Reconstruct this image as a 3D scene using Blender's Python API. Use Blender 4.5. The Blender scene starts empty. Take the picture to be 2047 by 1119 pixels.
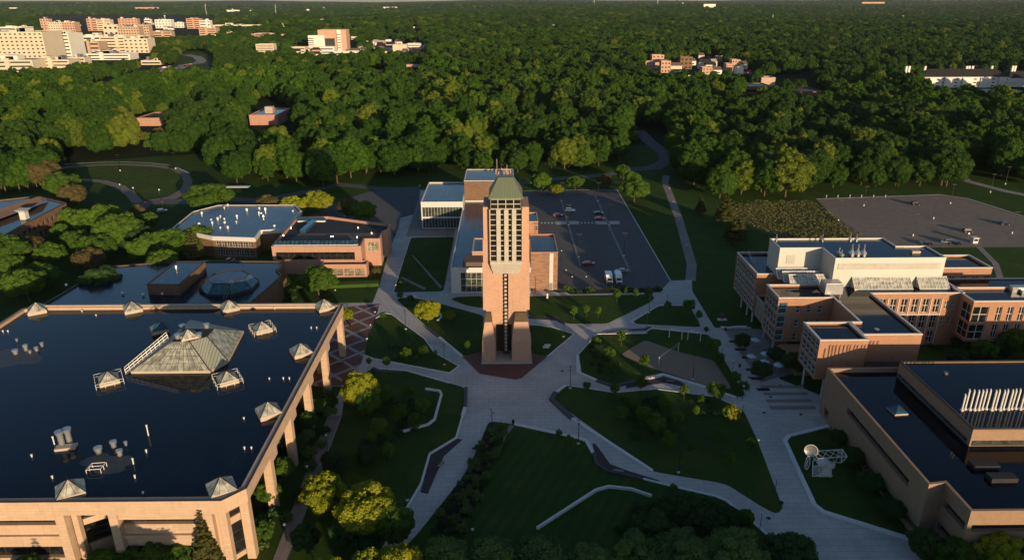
import bpy, bmesh, math, random
import numpy as np
from mathutils import Vector
R=math.radians
scene=bpy.context.scene
COL=scene.collection
# ------------------------------------------------------------ camera, sky, sun, exposure
F=1450.;PX=1023.5;PY=559.5;CH=93.
PITCH=math.atan(563/F);YAW=R(-.49)
cd=bpy.data.cameras.new('camera');cam=bpy.data.objects.new('camera',cd);COL.objects.link(cam)
cd.sensor_fit='HORIZONTAL';cd.sensor_width=36;cd.lens=36*F/2047;cd.clip_start=1;cd.clip_end=60000
from mathutils import Matrix
cam.matrix_world=Matrix.Translation((0,0,CH))@Matrix.Rotation(YAW,4,'Z')@Matrix.Rotation(math.pi/2-PITCH,4,'X')@Matrix.Rotation(R(-.17),4,'Z')
scene.camera=cam
HAZE=1.3e-5;SUN_EL=8.0;SUN_AZ=153.3      # azimuth clockwise from +Y
w=bpy.data.worlds.new("World");scene.world=w;w.use_nodes=True
nt=w.node_tree;nt.nodes.clear()
sk=nt.nodes.new('ShaderNodeTexSky');sk.sky_type='NISHITA';sk.sun_disc=False
sk.sun_elevation=R(SUN_EL);sk.sun_rotation=R(SUN_AZ);sk.altitude=250;sk.air_density=1.0;sk.dust_density=1.0;sk.ozone_density=2.5
bg=nt.nodes.new('ShaderNodeBackground');bg.inputs[1].default_value=.125
wo=nt.nodes.new('ShaderNodeOutputWorld')
nt.links.new(sk.outputs[0],bg.inputs[0]);nt.links.new(bg.outputs[0],wo.inputs[0])
ld=bpy.data.lights.new('sun','SUN');ld.energy=5.0;ld.angle=R(.5);ld.color=(1,.74,.45)
sun=bpy.data.objects.new('sun',ld);COL.objects.link(sun)
sd=Vector((math.sin(R(SUN_AZ))*math.cos(R(SUN_EL)),math.cos(R(SUN_AZ))*math.cos(R(SUN_EL)),math.sin(R(SUN_EL))))
sun.rotation_euler=sd.to_track_quat('Z','Y').to_euler();sun.location=(0,-50,200)
vs=scene.view_settings;vs.view_transform='Standard';vs.look='None';vs.exposure=.25;vs.gamma=1
scene.cycles.max_bounces=5;scene.cycles.diffuse_bounces=2;scene.cycles.glossy_bounces=3;scene.cycles.transmission_bounces=2
scene.cycles.volume_bounces=0;scene.cycles.transparent_max_bounces=4;scene.cycles.caustics_reflective=False;scene.cycles.caustics_refractive=False

# ------------------------------------------------------------ measuring: points of the survey grid to ground metres
def ray(px,py):
    x=(px-PX)/F;y=-(py-PY)/F;c,s=math.cos(PITCH),math.sin(PITCH)
    dx,dy,dz=x,c+y*s,-s+y*c
    return dx*math.cos(YAW)-dy*math.sin(YAW),dx*math.sin(YAW)+dy*math.cos(YAW),dz
def G(px,py,z=0):
    d=ray(px,py);t=(z-CH)/d[2];return (d[0]*t,d[1]*t)
def GP(l,z=0): return [G(x,y,z) for x,y in l]
def proj(x,y,z):
    c,s=math.cos(-YAW),math.sin(-YAW);X=x*c-y*s;Y=x*s+y*c;Z=z-CH
    d=Y*math.cos(PITCH)-Z*math.sin(PITCH);u=Y*math.sin(PITCH)+Z*math.cos(PITCH)
    return PX+F*X/d,PY-F*u/d
def inpoly(x,y,P):
    c=False;j=len(P)-1
    for i in range(len(P)):
        xi,yi=P[i];xj,yj=P[j]
        if (yi>y)!=(yj>y) and x<(xj-xi)*(y-yi)/(yj-yi)+xi:c=not c
        j=i
    return c
def terrain(x,y):
    r=math.hypot(x,y);k=max(0.,min(1.,(r-1500)/3500));k=k*k*(3-2*k)
    return k*(14*math.sin(x*.00105+1.2)+12*math.sin(y*.0009+.4+x*.0003)+9*math.sin(x*.0021-y*.0013))+max(0,(r-9000)/7000)*26*(1+.5*math.sin(x*.0006+1))

# ------------------------------------------------------------ materials
M={}
def newmat(n):
    m=bpy.data.materials.new(n);m.use_nodes=True;M[n]=m
    t=m.node_tree;b=t.nodes['Principled BSDF'];return m,t,b
def N(t,k,**kw):
    n=t.nodes.new(k)
    for a,v in kw.items():setattr(n,a,v)
    return n
def mathn(t,op,a,b=None):
    n=N(t,'ShaderNodeMath',operation=op)
    for i,v in enumerate((a,b)):
        if v is None:continue
        if isinstance(v,(int,float)):n.inputs[i].default_value=v
        else:t.links.new(v,n.inputs[i])
    return n.outputs[0]
def mixc(t,f,a,b,bt='MIX'):
    n=N(t,'ShaderNodeMix',data_type='RGBA',blend_type=bt)
    if isinstance(f,(int,float)):n.inputs[0].default_value=f
    else:t.links.new(f,n.inputs[0])
    for i,v in ((6,a),(7,b)):
        if isinstance(v,tuple):n.inputs[i].default_value=(*v,1)
        else:t.links.new(v,n.inputs[i])
    return n.outputs[2]
def noise(t,s,d=3,vec=None,rough=.6):
    n=N(t,'ShaderNodeTexNoise');n.inputs['Scale'].default_value=s;n.inputs['Detail'].default_value=d;n.inputs['Roughness'].default_value=rough
    if vec is None:vec=N(t,'ShaderNodeNewGeometry').outputs['Position']
    t.links.new(vec,n.inputs['Vector']);return n.outputs['Fac']
def ramp(t,f,lo,hi):
    n=N(t,'ShaderNodeMapRange');n.inputs[1].default_value=lo;n.inputs[2].default_value=hi;t.links.new(f,n.inputs[0]);return n.outputs[0]
def plain(n,c,rough=.6,metal=0,var=.25,vs_=.8,spec=.4,c2=None,coat=0):
    m,t,b=newmat(n)
    c2=c2 or tuple(x*(1-var) for x in c)
    f=ramp(t,noise(t,vs_,5),.3,.7)
    col=mixc(t,f,c,c2)
    f2=ramp(t,noise(t,vs_*.13,3),.3,.7)
    col=mixc(t,mathn(t,'MULTIPLY',f2,.5),col,tuple(x*(1-var) for x in c))
    t.links.new(col,b.inputs['Base Color'])
    b.inputs['Roughness'].default_value=rough;b.inputs['Metallic'].default_value=metal;b.inputs['Specular IOR Level'].default_value=spec
    if coat:b.inputs['Coat Weight'].default_value=coat;b.inputs['Coat Roughness'].default_value=.05
    return m
def brick(n,c1,c2,mortar,w_=.9,h_=.3,ms=.03):
    m,t,b=newmat(n)
    p=N(t,'ShaderNodeNewGeometry').outputs['Position'];s=N(t,'ShaderNodeSeparateXYZ');t.links.new(p,s.inputs[0])
    cx=N(t,'ShaderNodeCombineXYZ');t.links.new(mathn(t,'ADD',s.outputs[0],s.outputs[1]),cx.inputs[0]);t.links.new(s.outputs[2],cx.inputs[1])
    bt=N(t,'ShaderNodeTexBrick');t.links.new(cx.outputs[0],bt.inputs[0])
    bt.inputs['Color1'].default_value=(*c1,1);bt.inputs['Color2'].default_value=(*c2,1);bt.inputs['Mortar'].default_value=(*mortar,1)
    bt.inputs['Scale'].default_value=1;bt.inputs['Brick Width'].default_value=w_;bt.inputs['Row Height'].default_value=h_;bt.inputs['Mortar Size'].default_value=ms
    f=ramp(t,noise(t,.35,5),.25,.75)
    col=mixc(t,mathn(t,'MULTIPLY',f,.35),bt.outputs[0],tuple(x*.6 for x in c1))
    # streaks running down the wall
    v=N(t,'ShaderNodeVectorMath',operation='MULTIPLY');t.links.new(p,v.inputs[0]);v.inputs[1].default_value=(1.6,1.6,.12)
    f=ramp(t,noise(t,1,3,v.outputs[0]),.5,.75)
    col=mixc(t,mathn(t,'MULTIPLY',f,.25),col,tuple(x*.5 for x in c1))
    t.links.new(col,b.inputs['Base Color']);b.inputs['Roughness'].default_value=.85;b.inputs['Specular IOR Level'].default_value=.2
    return m
brick('brick_tower',(.56,.335,.235),(.49,.285,.195),(.44,.29,.2))
brick('brick_tan',(.56,.40,.28),(.50,.35,.245),(.42,.31,.22),1.6,.6,.03)
brick('brick_pink',(.50,.28,.20),(.46,.25,.18),(.40,.27,.2),1.2,.4,.02)
brick('brick_orange',(.46,.235,.14),(.40,.20,.12),(.33,.2,.13),.8,.26,.02)
brick('brick_brown',(.24,.14,.085),(.16,.095,.06),(.13,.09,.06),1.1,.35,.02)
brick('stone_mixed',(.38,.20,.13),(.20,.12,.085),(.22,.15,.11),1.8,.4,.02)
brick('brick_eecs',(.36,.235,.15),(.31,.2,.13),(.26,.18,.13),.8,.26,.02)
plain('concrete_white',(.62,.60,.56),.8,vs_=1.5,var=.2)
plain('coping_tan',(.5,.40,.31),.6,var=.2)
plain('coping_white',(.62,.6,.57),.5,var=.12)
plain('metal_white',(.66,.66,.64),.4,var=.12,vs_=.3)
plain('panel_white',(.58,.55,.50),.5,var=.1,vs_=.15)
plain('metal_grey',(.35,.36,.37),.4,metal=.6)
plain('metal_galv',(.55,.56,.57),.3,metal=.7,vs_=3)
plain('black_metal',(.012,.012,.014),.5)
plain('bronze',(.06,.045,.035),.5);plain('metal_brown',(.16,.12,.07),.5,metal=.3)
plain('railing_white',(.75,.72,.66),.5,var=.1)
plain('asphalt',(.11,.108,.112),.9,vs_=.5,var=.3)
plain('asphalt_warm',(.23,.185,.145),.9,vs_=.3,var=.35)
plain('road_far',(.32,.29,.26),.9,vs_=.1,var=.3)
plain('kerb_concrete',(.70,.69,.67),.85,vs_=2,var=.2)
plain('dark_stone',(.07,.07,.08),.7,vs_=2)
plain('sand',(.27,.2,.145),.95,vs_=1.2,var=.2)
plain('line_paint',(.26,.26,.26),.8,var=.5,vs_=2)
plain('paint_white',(.7,.7,.68),.7,var=.4,vs_=2)
plain('paint_blue',(.05,.12,.3),.7,var=.3)
plain('bark',(.12,.085,.06),.95,vs_=3)
plain('bark_light',(.3,.24,.17),.95,vs_=3)
plain('rubber',(.012,.012,.012),.8)
plain('roof_patch',(.045,.045,.05),.45,vs_=.5,var=.5);plain('roof_dark',(.03,.03,.034),.8,vs_=.4,var=.4)
plain('roof_gravel',(.16,.11,.085),.95,vs_=3,var=.35)
plain('mulch',(.035,.024,.018),.95,vs_=3,var=.5)
plain('car_black',(.008,.008,.01),.2,coat=1);plain('car_red',(.30,.012,.02),.25,coat=1,var=.05);plain('car_white',(.75,.75,.75),.25,coat=1,var=.05)
plain('car_silver',(.35,.37,.4),.25,metal=.5,coat=1,var=.05);plain('car_blue',(.03,.06,.16),.25,coat=1,var=.05)
plain('far_tan',(.66,.56,.42),.9,vs_=.05,var=.12);plain('far_white',(.78,.73,.65),.9,vs_=.05,var=.12);plain('far_red',(.56,.34,.24),.9,vs_=.05,var=.15)
plain('far_roof',(.4,.37,.33),.8,vs_=.1);plain('shingle',(.028,.026,.027),.9,vs_=.3)
plain('water_tank',(.7,.7,.7),.5)
plain('umbrella_cloth',(.5,.6,.7),.7)
plain('dry_grass',(.15,.14,.05),.95,vs_=.6,var=.7)
plain('concrete_tan',(.50,.46,.39),.85,vs_=1.5,var=.25)
def corr(n,c,c2,sc=6):
    m,t,b=newmat(n);p=N(t,'ShaderNodeNewGeometry').outputs['Position'];s=N(t,'ShaderNodeSeparateXYZ');t.links.new(p,s.inputs[0])
    f=mathn(t,'GREATER_THAN',mathn(t,'SINE',mathn(t,'MULTIPLY',s.outputs[0],sc)),.75)
    col=mixc(t,f,c,c2);col=mixc(t,mathn(t,'MULTIPLY',noise(t,.8,4),.5),col,tuple(x*.6 for x in c))
    t.links.new(col,b.inputs['Base Color']);b.inputs['Roughness'].default_value=.5;return m
corr('copper_green',(.15,.18,.12),(.07,.09,.06),16)
corr('skylight_metal',(.27,.29,.24),(.1,.1,.08),12)
def paving(n,c,c2,size=1.5,rot=0,grout=.45,sz2=.035):
    m,t,b=newmat(n);p=N(t,'ShaderNodeNewGeometry').outputs['Position']
    mp=N(t,'ShaderNodeMapping');mp.inputs['Rotation'].default_value=(0,0,rot);t.links.new(p,mp.inputs[0])
    bt=N(t,'ShaderNodeTexBrick');t.links.new(mp.outputs[0],bt.inputs[0]);bt.offset=.5
    bt.inputs['Color1'].default_value=(*c,1);bt.inputs['Color2'].default_value=(*c2,1);bt.inputs['Mortar'].default_value=(*[x*grout for x in c],1)
    bt.inputs['Scale'].default_value=1;bt.inputs['Brick Width'].default_value=size*2;bt.inputs['Row Height'].default_value=size;bt.inputs['Mortar Size'].default_value=sz2
    f=ramp(t,noise(t,.12,6),.35,.7);col=mixc(t,mathn(t,'MULTIPLY',f,.55),bt.outputs[0],tuple(x*.5 for x in c))
    f=ramp(t,noise(t,1.7,4),.5,.75);col=mixc(t,mathn(t,'MULTIPLY',f,.3),col,tuple(x*.6 for x in c))
    t.links.new(col,b.inputs['Base Color']);b.inputs['Roughness'].default_value=.85;b.inputs['Specular IOR Level'].default_value=.25;return m
paving('plaza_concrete',(.52,.49,.46),(.47,.44,.41),1.5)
paving('path_concrete',(.27,.235,.21),(.25,.22,.2),2.4,math.pi/2)
paving('brick_paving',(.19,.085,.07),(.15,.07,.06),.4,.5,.8)
paving('brick_band',(.36,.34,.32),(.32,.3,.28),.6,.5,.8)
paving('brick_dark',(.075,.055,.06),(.062,.05,.052),.4,.3,.8)
def lawn(n,c,c2,stripe=None):
    m,t,b=newmat(n);f=ramp(t,noise(t,.09,6),.3,.7);col=mixc(t,f,c,c2)
    f=ramp(t,noise(t,2.5,3),.35,.75);col=mixc(t,mathn(t,'MULTIPLY',f,.5),col,tuple(x*.45 for x in c))
    f=ramp(t,noise(t,.14,5),.52,.7);col=mixc(t,mathn(t,'MULTIPLY',f,.65),col,(c[0]*2.1,c[1]*1.05,c[2]*.9))
    if stripe is not None:
        p=N(t,'ShaderNodeNewGeometry').outputs['Position'];s=N(t,'ShaderNodeSeparateXYZ');t.links.new(p,s.inputs[0])
        u=mathn(t,'ADD',mathn(t,'MULTIPLY',s.outputs[0],math.cos(stripe)),mathn(t,'MULTIPLY',s.outputs[1],math.sin(stripe)))
        f=ramp(t,mathn(t,'SINE',mathn(t,'MULTIPLY',u,2.6)),-.4,.4);col=mixc(t,mathn(t,'MULTIPLY',f,.5),col,tuple(x*.55 for x in c))
    t.links.new(col,b.inputs['Base Color']);b.inputs['Roughness'].default_value=.95;b.inputs['Specular IOR Level'].default_value=.1
    bp=N(t,'ShaderNodeBump');bp.inputs['Strength'].default_value=.6;bp.inputs['Distance'].default_value=.3;t.links.new(noise(t,3,4),bp.inputs['Height']);t.links.new(bp.outputs[0],b.inputs['Normal'])
    return m
lawn('grass',(.042,.085,.014),(.028,.060,.011));lawn('grass_striped',(.040,.088,.016),(.030,.068,.013),-.45)
lawn('grass_bright',(.06,.095,.018),(.045,.075,.015));lawn('forest_floor',(.018,.03,.008),(.012,.02,.006))
def roofm(n,c,rough,bumps=.02,warm=None):
    m,t,b=newmat(n);f=ramp(t,noise(t,.07,5),.35,.7);col=mixc(t,f,c,tuple(x*.5 for x in c))
    p=N(t,'ShaderNodeNewGeometry').outputs['Position'];s=N(t,'ShaderNodeSeparateXYZ');t.links.new(p,s.inputs[0])
    sm=mathn(t,'GREATER_THAN',mathn(t,'SINE',mathn(t,'MULTIPLY',s.outputs[0],2.1)),.992);col=mixc(t,mathn(t,'MULTIPLY',sm,.6),col,tuple(min(1,x*2.5+.01) for x in c))
    t.links.new(col,b.inputs['Base Color'])
    f=ramp(t,noise(t,.12,5),.3,.75)
    mr=N(t,'ShaderNodeMapRange');t.links.new(f,mr.inputs[0]);mr.inputs[3].default_value=rough;mr.inputs[4].default_value=rough*1.7+.04;t.links.new(mr.outputs[0],b.inputs['Roughness'])
    b.inputs['Specular IOR Level'].default_value=.36 if c[2]>.02 else .2;b.inputs['Specular Tint'].default_value=(.55,.75,1,1)
    bp=N(t,'ShaderNodeBump');bp.inputs['Strength'].default_value=.25;bp.inputs['Distance'].default_value=bumps;t.links.new(noise(t,.6,3),bp.inputs['Height']);t.links.new(bp.outputs[0],b.inputs['Normal'])
    return m
roofm('membrane',(.002,.004,.009),.05);roofm('membrane_mid',(.018,.032,.05),.12);roofm('membrane_blue',(.04,.055,.08),.14)
def glass(n,c,rough=.08,spec=.8):
    m,t,b=newmat(n);f=ramp(t,noise(t,.8,2),.35,.65);t.links.new(mixc(t,f,c,tuple(x*.4 for x in c)),b.inputs['Base Color'])
    b.inputs['Roughness'].default_value=rough;b.inputs['Specular IOR Level'].default_value=spec;return m
glass('glass_dark',(.02,.022,.024));glass('glass_teal',(.04,.14,.17));glass('glass_blind',(.3,.28,.2),.3,.5);glass('glass_cyan',(.01,.22,.30),.15)
plain('louvre',(.5,.47,.42),.6)
glass('skylight_glass',(.5,.49,.41),.3,.5);glass('skylight_grey',(.33,.34,.29),.25,.5);glass('skylight_blue',(.03,.10,.16),.12);glass('glass_green',(.07,.085,.07),.12)
def leafm(n,ca,cb,trans=.3,cc=None,patch=False):
    m,t,b=newmat(n);b.inputs['Roughness'].default_value=.75;b.inputs['Specular IOR Level'].default_value=.15
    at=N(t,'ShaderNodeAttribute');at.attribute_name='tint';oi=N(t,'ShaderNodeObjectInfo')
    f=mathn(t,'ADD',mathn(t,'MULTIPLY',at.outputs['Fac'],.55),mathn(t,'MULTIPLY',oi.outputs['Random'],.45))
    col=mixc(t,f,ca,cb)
    if patch:
        gg=N(t,'ShaderNodeNewGeometry').outputs['Position'];pf=ramp(t,noise(t,.006,3,gg),.4,.62);col=mixc(t,mathn(t,'MULTIPLY',pf,.55),col,(.012,.034,.006))
        pf=ramp(t,noise(t,.0023,2,gg),.5,.68);col=mixc(t,mathn(t,'MULTIPLY',pf,.45),col,(.035,.05,.016))
    if cc:
        g=ramp(t,oi.outputs['Random'],.86,1.);col=mixc(t,mathn(t,'MULTIPLY',g,.6),col,cc)
    tr=N(t,'ShaderNodeBsdfTranslucent');t.links.new(mixc(t,.5,col,(.12,.17,.02)),tr.inputs[0])
    mx=N(t,'ShaderNodeMixShader');mx.inputs[0].default_value=trans
    t.links.new(col,b.inputs['Base Color']);t.links.new(b.outputs[0],mx.inputs[1]);t.links.new(tr.outputs[0],mx.inputs[2])
    t.links.new(mx.outputs[0],t.nodes['Material Output'].inputs[0]);return m
leafm('leaf_forest',(.010,.036,.004),(.075,.165,.010),.12,(.17,.19,.02),True)
leafm('leaf_linden',(.05,.10,.03),(.14,.22,.05),.25)
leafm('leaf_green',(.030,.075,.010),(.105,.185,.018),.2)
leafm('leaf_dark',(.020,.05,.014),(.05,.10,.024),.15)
leafm('leaf_gold',(.12,.16,.010),(.36,.36,.02),.25)  # yellow of the low sun put into the leaf colour
leafm('straw',(.05,.08,.02),(.17,.15,.055),.2)
leafm('leaf_conifer',(.035,.045,.012),(.10,.10,.025),.1)
leafm('leaf_brown',(.07,.06,.025),(.13,.11,.04),.15)

# ------------------------------------------------------------ mesh builder
ORG={};KIDS={}
class MB:
    def __init__(s):s.v=[];s.f=[];s.m=[];s.mi=0
    def add(s,vs,fs):
        b=len(s.v);s.v+=[tuple(v) for v in vs]
        for f in fs:s.f.append([b+i for i in f]);s.m.append(s.mi)
        return s
    def quad(s,a,b,c,d):return s.add([a,b,c,d],[(0,1,2,3)])
    def face(s,p):return s.add(p,[tuple(range(len(p)))])
    def box(s,x0,x1,y0,y1,z0,z1):
        return s.add([(x0,y0,z0),(x1,y0,z0),(x1,y1,z0),(x0,y1,z0),(x0,y0,z1),(x1,y0,z1),(x1,y1,z1),(x0,y1,z1)],[(3,2,1,0),(4,5,6,7),(0,1,5,4),(1,2,6,5),(2,3,7,6),(3,0,4,7)])
    def obox(s,cx,cy,z0,z1,lx,ly,a=0):
        c,n=math.cos(a),math.sin(a);P=[]
        for z in (z0,z1):
            for x,y in((-lx/2,-ly/2),(lx/2,-ly/2),(lx/2,ly/2),(-lx/2,ly/2)):P.append((cx+x*c-y*n,cy+x*n+y*c,z))
        return s.add(P,[(3,2,1,0),(4,5,6,7),(0,1,5,4),(1,2,6,5),(2,3,7,6),(3,0,4,7)])
    def prism(s,P,z0,z1,P2=None,cap=True,bot=False):
        n=len(P);P2=P2 or P
        v=[(x,y,z0) for x,y in P]+[(x,y,z1) for x,y in P2]
        f=[(i,(i+1)%n,n+(i+1)%n,n+i) for i in range(n)]
        if cap:f.append(tuple(range(n,2*n)))
        if bot:f.append(tuple(range(n))[::-1])
        return s.add(v,f)
    def cyl(s,x,y,z0,z1,r,r2=None,n=10,cap=True):
        r2=r if r2 is None else r2
        A=[(x+r*math.cos(2*math.pi*i/n),y+r*math.sin(2*math.pi*i/n)) for i in range(n)]
        B=[(x+r2*math.cos(2*math.pi*i/n),y+r2*math.sin(2*math.pi*i/n)) for i in range(n)]
        return s.prism(A,z0,z1,B,cap,True)
    def tube(s,a,b,r,n=6,r2=None):
        r2=r if r2 is None else r2
        a=Vector(a);b=Vector(b);d=(b-a).normalized();u=d.orthogonal().normalized();w=d.cross(u);v=[]
        for p,q in((a,r),(b,r2)):
            for i in range(n):t=2*math.pi*i/n;v.append(p+(u*math.cos(t)+w*math.sin(t))*q)
        return s.add(v,[(i,(i+1)%n,n+(i+1)%n,n+i) for i in range(n)]+[tuple(range(n))[::-1],tuple(range(n,2*n))])
    def ball(s,x,y,z,r,n=8,sz=1):
        v=[];f=[]
        for j in range(1,n//2+1):
            ph=math.pi*j/(n//2+1)
            for i in range(n):t=2*math.pi*i/n;v.append((x+r*math.sin(ph)*math.cos(t),y+r*math.sin(ph)*math.sin(t),z+sz*r*math.cos(ph)))
        k=n//2
        for j in range(k-1):
            for i in range(n):f.append((j*n+i,(j+1)*n+i,(j+1)*n+(i+1)%n,j*n+(i+1)%n))
        f.append(tuple(range(n))[::-1]);f.append(tuple((k-1)*n+i for i in range(n)));return s.add(v,f)
    def strip(s,pts,w_,z0,z1,closed=False):
        L,Rr=offset(pts,w_/2,closed),offset(pts,-w_/2,closed);n=len(pts)
        for i in range(n if closed else n-1):
            j=(i+1)%n;a,b,c,d=L[i],L[j],Rr[j],Rr[i]
            s.add([(*p,z0) for p in(a,b,c,d)]+[(*p,z1) for p in(a,b,c,d)],[(4,5,6,7),(0,1,5,4),(2,3,7,6),(1,2,6,5),(3,0,4,7)])
        return s
    def build(s,name,mats,parent=None,label=None,smooth=False):
        me=bpy.data.meshes.new(name);o=ORG.get(parent.name,(0,0,0)) if parent else (0,0,0)
        if parent is None and s.v:
            o=(sum(v[0] for v in s.v)/len(s.v),sum(v[1] for v in s.v)/len(s.v),min(v[2] for v in s.v))
        me.from_pydata([(x-o[0],y-o[1],z-o[2]) for x,y,z in s.v],[],s.f)
        if not isinstance(mats,(list,tuple)):mats=[mats]
        for k in mats:me.materials.append(M[k])
        if len(mats)>1:me.polygons.foreach_set('material_index',s.m)
        if smooth:me.polygons.foreach_set('use_smooth',[True]*len(me.polygons))
        ob=bpy.data.objects.new(name,me);COL.objects.link(ob)
        if parent:ob.parent=parent;KIDS.setdefault(parent.name,[]).append(ob)
        else:ob.location=o
        ORG[ob.name]=o
        if label:ob['label']=label
        return ob
def offset(P,d,closed=True):
    n=len(P);out=[]
    for i in range(n):
        if closed or 0<i<n-1:a,b,c=P[i-1],P[i],P[(i+1)%n]
        elif i==0:a,b,c=None,P[0],P[1]
        else:a,b,c=P[-2],P[-1],None
        def nr(p,q):
            l=math.hypot(q[0]-p[0],q[1]-p[1]) or 1e-6;return(-(q[1]-p[1])/l,(q[0]-p[0])/l)
        if a is None:m=nr(b,c);k=1
        elif c is None:m=nr(a,b);k=1
        else:
            n1,n2=nr(a,b),nr(b,c);m=(n1[0]+n2[0],n1[1]+n2[1]);l=math.hypot(*m) or 1e-6;m=(m[0]/l,m[1]/l);k=1/max(.35,m[0]*n1[0]+m[1]*n1[1])
        out.append((b[0]+m[0]*d*k,b[1]+m[1]*d*k))
    return out
def area(P):return sum(P[i-1][0]*P[i][1]-P[i][0]*P[i-1][1] for i in range(len(P)))/2
def tag(o,label=None,cat=None,group=None,kind=None):
    for k,v in(('label',label),('category',cat),('group',group),('kind',kind)):
        if v:o[k]=v
    return o
def thing(name,loc,label,cat,group=None):
    o=bpy.data.objects.new(name,None);COL.objects.link(o);o.location=loc;o.empty_display_size=1;ORG[o.name]=tuple(loc);return tag(o,label,cat,group)
def copy_tree(o,loc=None,parent=None,rz=None,sc=None,label=None):
    c=o.copy();COL.objects.link(c);c.parent=parent;ORG[c.name]=tuple(loc) if loc else ORG.get(o.name,(0,0,0))
    if loc:c.location=loc
    if rz is not None:c.rotation_euler=(0,0,rz)
    if sc is not None:c.scale=sc if isinstance(sc,tuple) else (sc,sc,sc)
    if label:c['label']=label
    for ch in KIDS.get(o.name,()):KIDS.setdefault(c.name,[]).append(copy_tree(ch,None,c))
    return c
def struct(name,mb,mat):return tag(mb.build(name,mat),kind='structure')

# ------------------------------------------------------------ facade with real openings
def facade(mb,wins,root,p,q,z0,z1,W_,wmat=('frame','glass'),depth=.3,nx=2,ny=2,fr=.1,name='window'):
    """wall face from p to q (outside on the right when walking p->q) with openings W_=[(u0,u1,za,zb)]"""
    L=math.hypot(q[0]-p[0],q[1]-p[1]);d=((q[0]-p[0])/L,(q[1]-p[1])/L);nin=(-d[1],d[0])
    P=lambda u,z,dd=0:(p[0]+d[0]*u+nin[0]*dd,p[1]+d[1]*u+nin[1]*dd,z)
    W_=[(max(.05,a),min(L-.05,b),c,e) for a,b,c,e in W_ if a<L-.2]
    us=sorted({0,L,*[round(x,3) for w_ in W_ for x in w_[:2]]});zs=sorted({z0,z1,*[x for w_ in W_ for x in w_[2:]]})
    for i in range(len(us)-1):
        for j in range(len(zs)-1):
            u,z=(us[i]+us[i+1])/2,(zs[j]+zs[j+1])/2
            if any(a<u<b and c<z<e for a,b,c,e in W_):continue
            mb.quad(P(us[i],zs[j]),P(us[i+1],zs[j]),P(us[i+1],zs[j+1]),P(us[i],zs[j+1]))
    for a,b,c,e in W_:
        for A,B in(((a,c),(b,c)),((b,c),(b,e)),((b,e),(a,e)),((a,e),(a,c))):
            mb.quad(P(*A),P(*B),P(*B,depth+.02),P(*A,depth+.02))
        m=MB();m.mi=1;m.quad(P(a,c,depth),P(b,c,depth),P(b,e,depth),P(a,e,depth));m.mi=0
        def bar(u0,u1,za,zb):
            v=[P(u0,za,depth-.08),P(u1,za,depth-.08),P(u1,zb,depth-.08),P(u0,zb,depth-.08),P(u0,za,depth-.004),P(u1,za,depth-.004),P(u1,zb,depth-.004),P(u0,zb,depth-.004)]
            m.add(v,[(0,1,2,3),(0,1,5,4),(1,2,6,5),(2,3,7,6),(3,0,4,7)])
        bar(a,a+fr,c,e);bar(b-fr,b,c,e);bar(a+fr,b-fr,c,c+fr);bar(a+fr,b-fr,e-fr,e)
        k=nx if nx>0 else max(1,round((b-a)/-nx))
        for t in range(1,k):u=a+(b-a)*t/k;bar(u-fr/2,u+fr/2,c+fr,e-fr)
        for t in range(1,ny):
            z=c+(e-c)*t/ny
            for s_ in range(k):bar(a+(b-a)*s_/k+fr*.5,a+(b-a)*(s_+1)/k-fr*.5,z-fr/2,z+fr/2)
        m.build(name,list(wmat),root)
def cols(L,n,w_,m0,m1,*rows):
    out=[]
    for i in range(n):
        c=m0+(L-m0-m1)*(i+.5)/n
        for a,b in rows:out.append((c-w_/2,c+w_/2,a,b))
    return out
def block(root,P,z0,zr,wm,rm,par=.7,pt=.4,cop='coping_tan',wins={},wmat=('coping_white','glass_dark'),roof_name='roof',**kw):
    if area(P)<0:P=P[::-1]
    n=len(P);zt=zr+par;mb=MB()
    for i in range(n):
        spec=wins.get(i,[]);k=dict(kw)
        if isinstance(spec,dict):k.update({a:b for a,b in spec.items() if a!='w'});wl=spec['w']
        else:wl=spec
        wmt=k.pop('wmat',wmat)
        facade(mb,None,root,P[i],P[(i+1)%n],z0,zt,wl,wmat=wmt,**k)
    I=offset(P,pt)
    if par>0:
        for i in range(n):
            a,b=I[i],I[(i+1)%n];mb.quad((*a,zr-.05),(*b,zr-.05),(*b,zt),(*a,zt))
    mb.build('wall',wm,root)
    r=MB();r.face([(*p,zr) for p in (I if par>0 else P)]);r.build(roof_name,rm,root)
    if par>0:
        c=MB();O=offset(P,-.08);I2=offset(P,pt+.06)
        for i in range(n):
            j=(i+1)%n
            a,b,c_,d=O[i],O[j],I2[j],I2[i]
            c.add([(*p,zt-.15) for p in(a,b,c_,d)]+[(*p,zt+.1) for p in(a,b,c_,d)],[(4,5,6,7),(0,1,5,4),(2,3,7,6)])
        c.build('coping',cop,root)
def rect(x0,x1,y0,y1):return[(x0,y0),(x1,y0),(x1,y1),(x0,y1)]
# ============================================================ GROUND
gm=bpy.data.meshes.new('ground')
rs=[0]+[60*1.12**i for i in range(52)];NA=72;vv=[(0,0,0)];ff=[]
for r in rs[1:]:
    for i in range(NA+1):
        a=R(-64+128*i/NA);x,y=r*math.sin(a),r*math.cos(a)-150;vv.append((x,y,terrain(x,y)))
for i in range(NA):ff.append((0,i+1,i+2))
for k in range(len(rs)-2):
    for i in range(NA):a=1+k*(NA+1)+i;ff.append((a,a+NA+1,a+NA+2,a+1))
gm.from_pydata(vv,[],[f[::-1] for f in ff]);gm.materials.append(M['grass']);gm.materials.append(M['forest_floor'])
for p in gm.polygons:p.material_index=1 if p.center.y>470 else 0
g=bpy.data.objects.new('ground',gm);COL.objects.link(g);tag(g,kind='structure')

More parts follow.
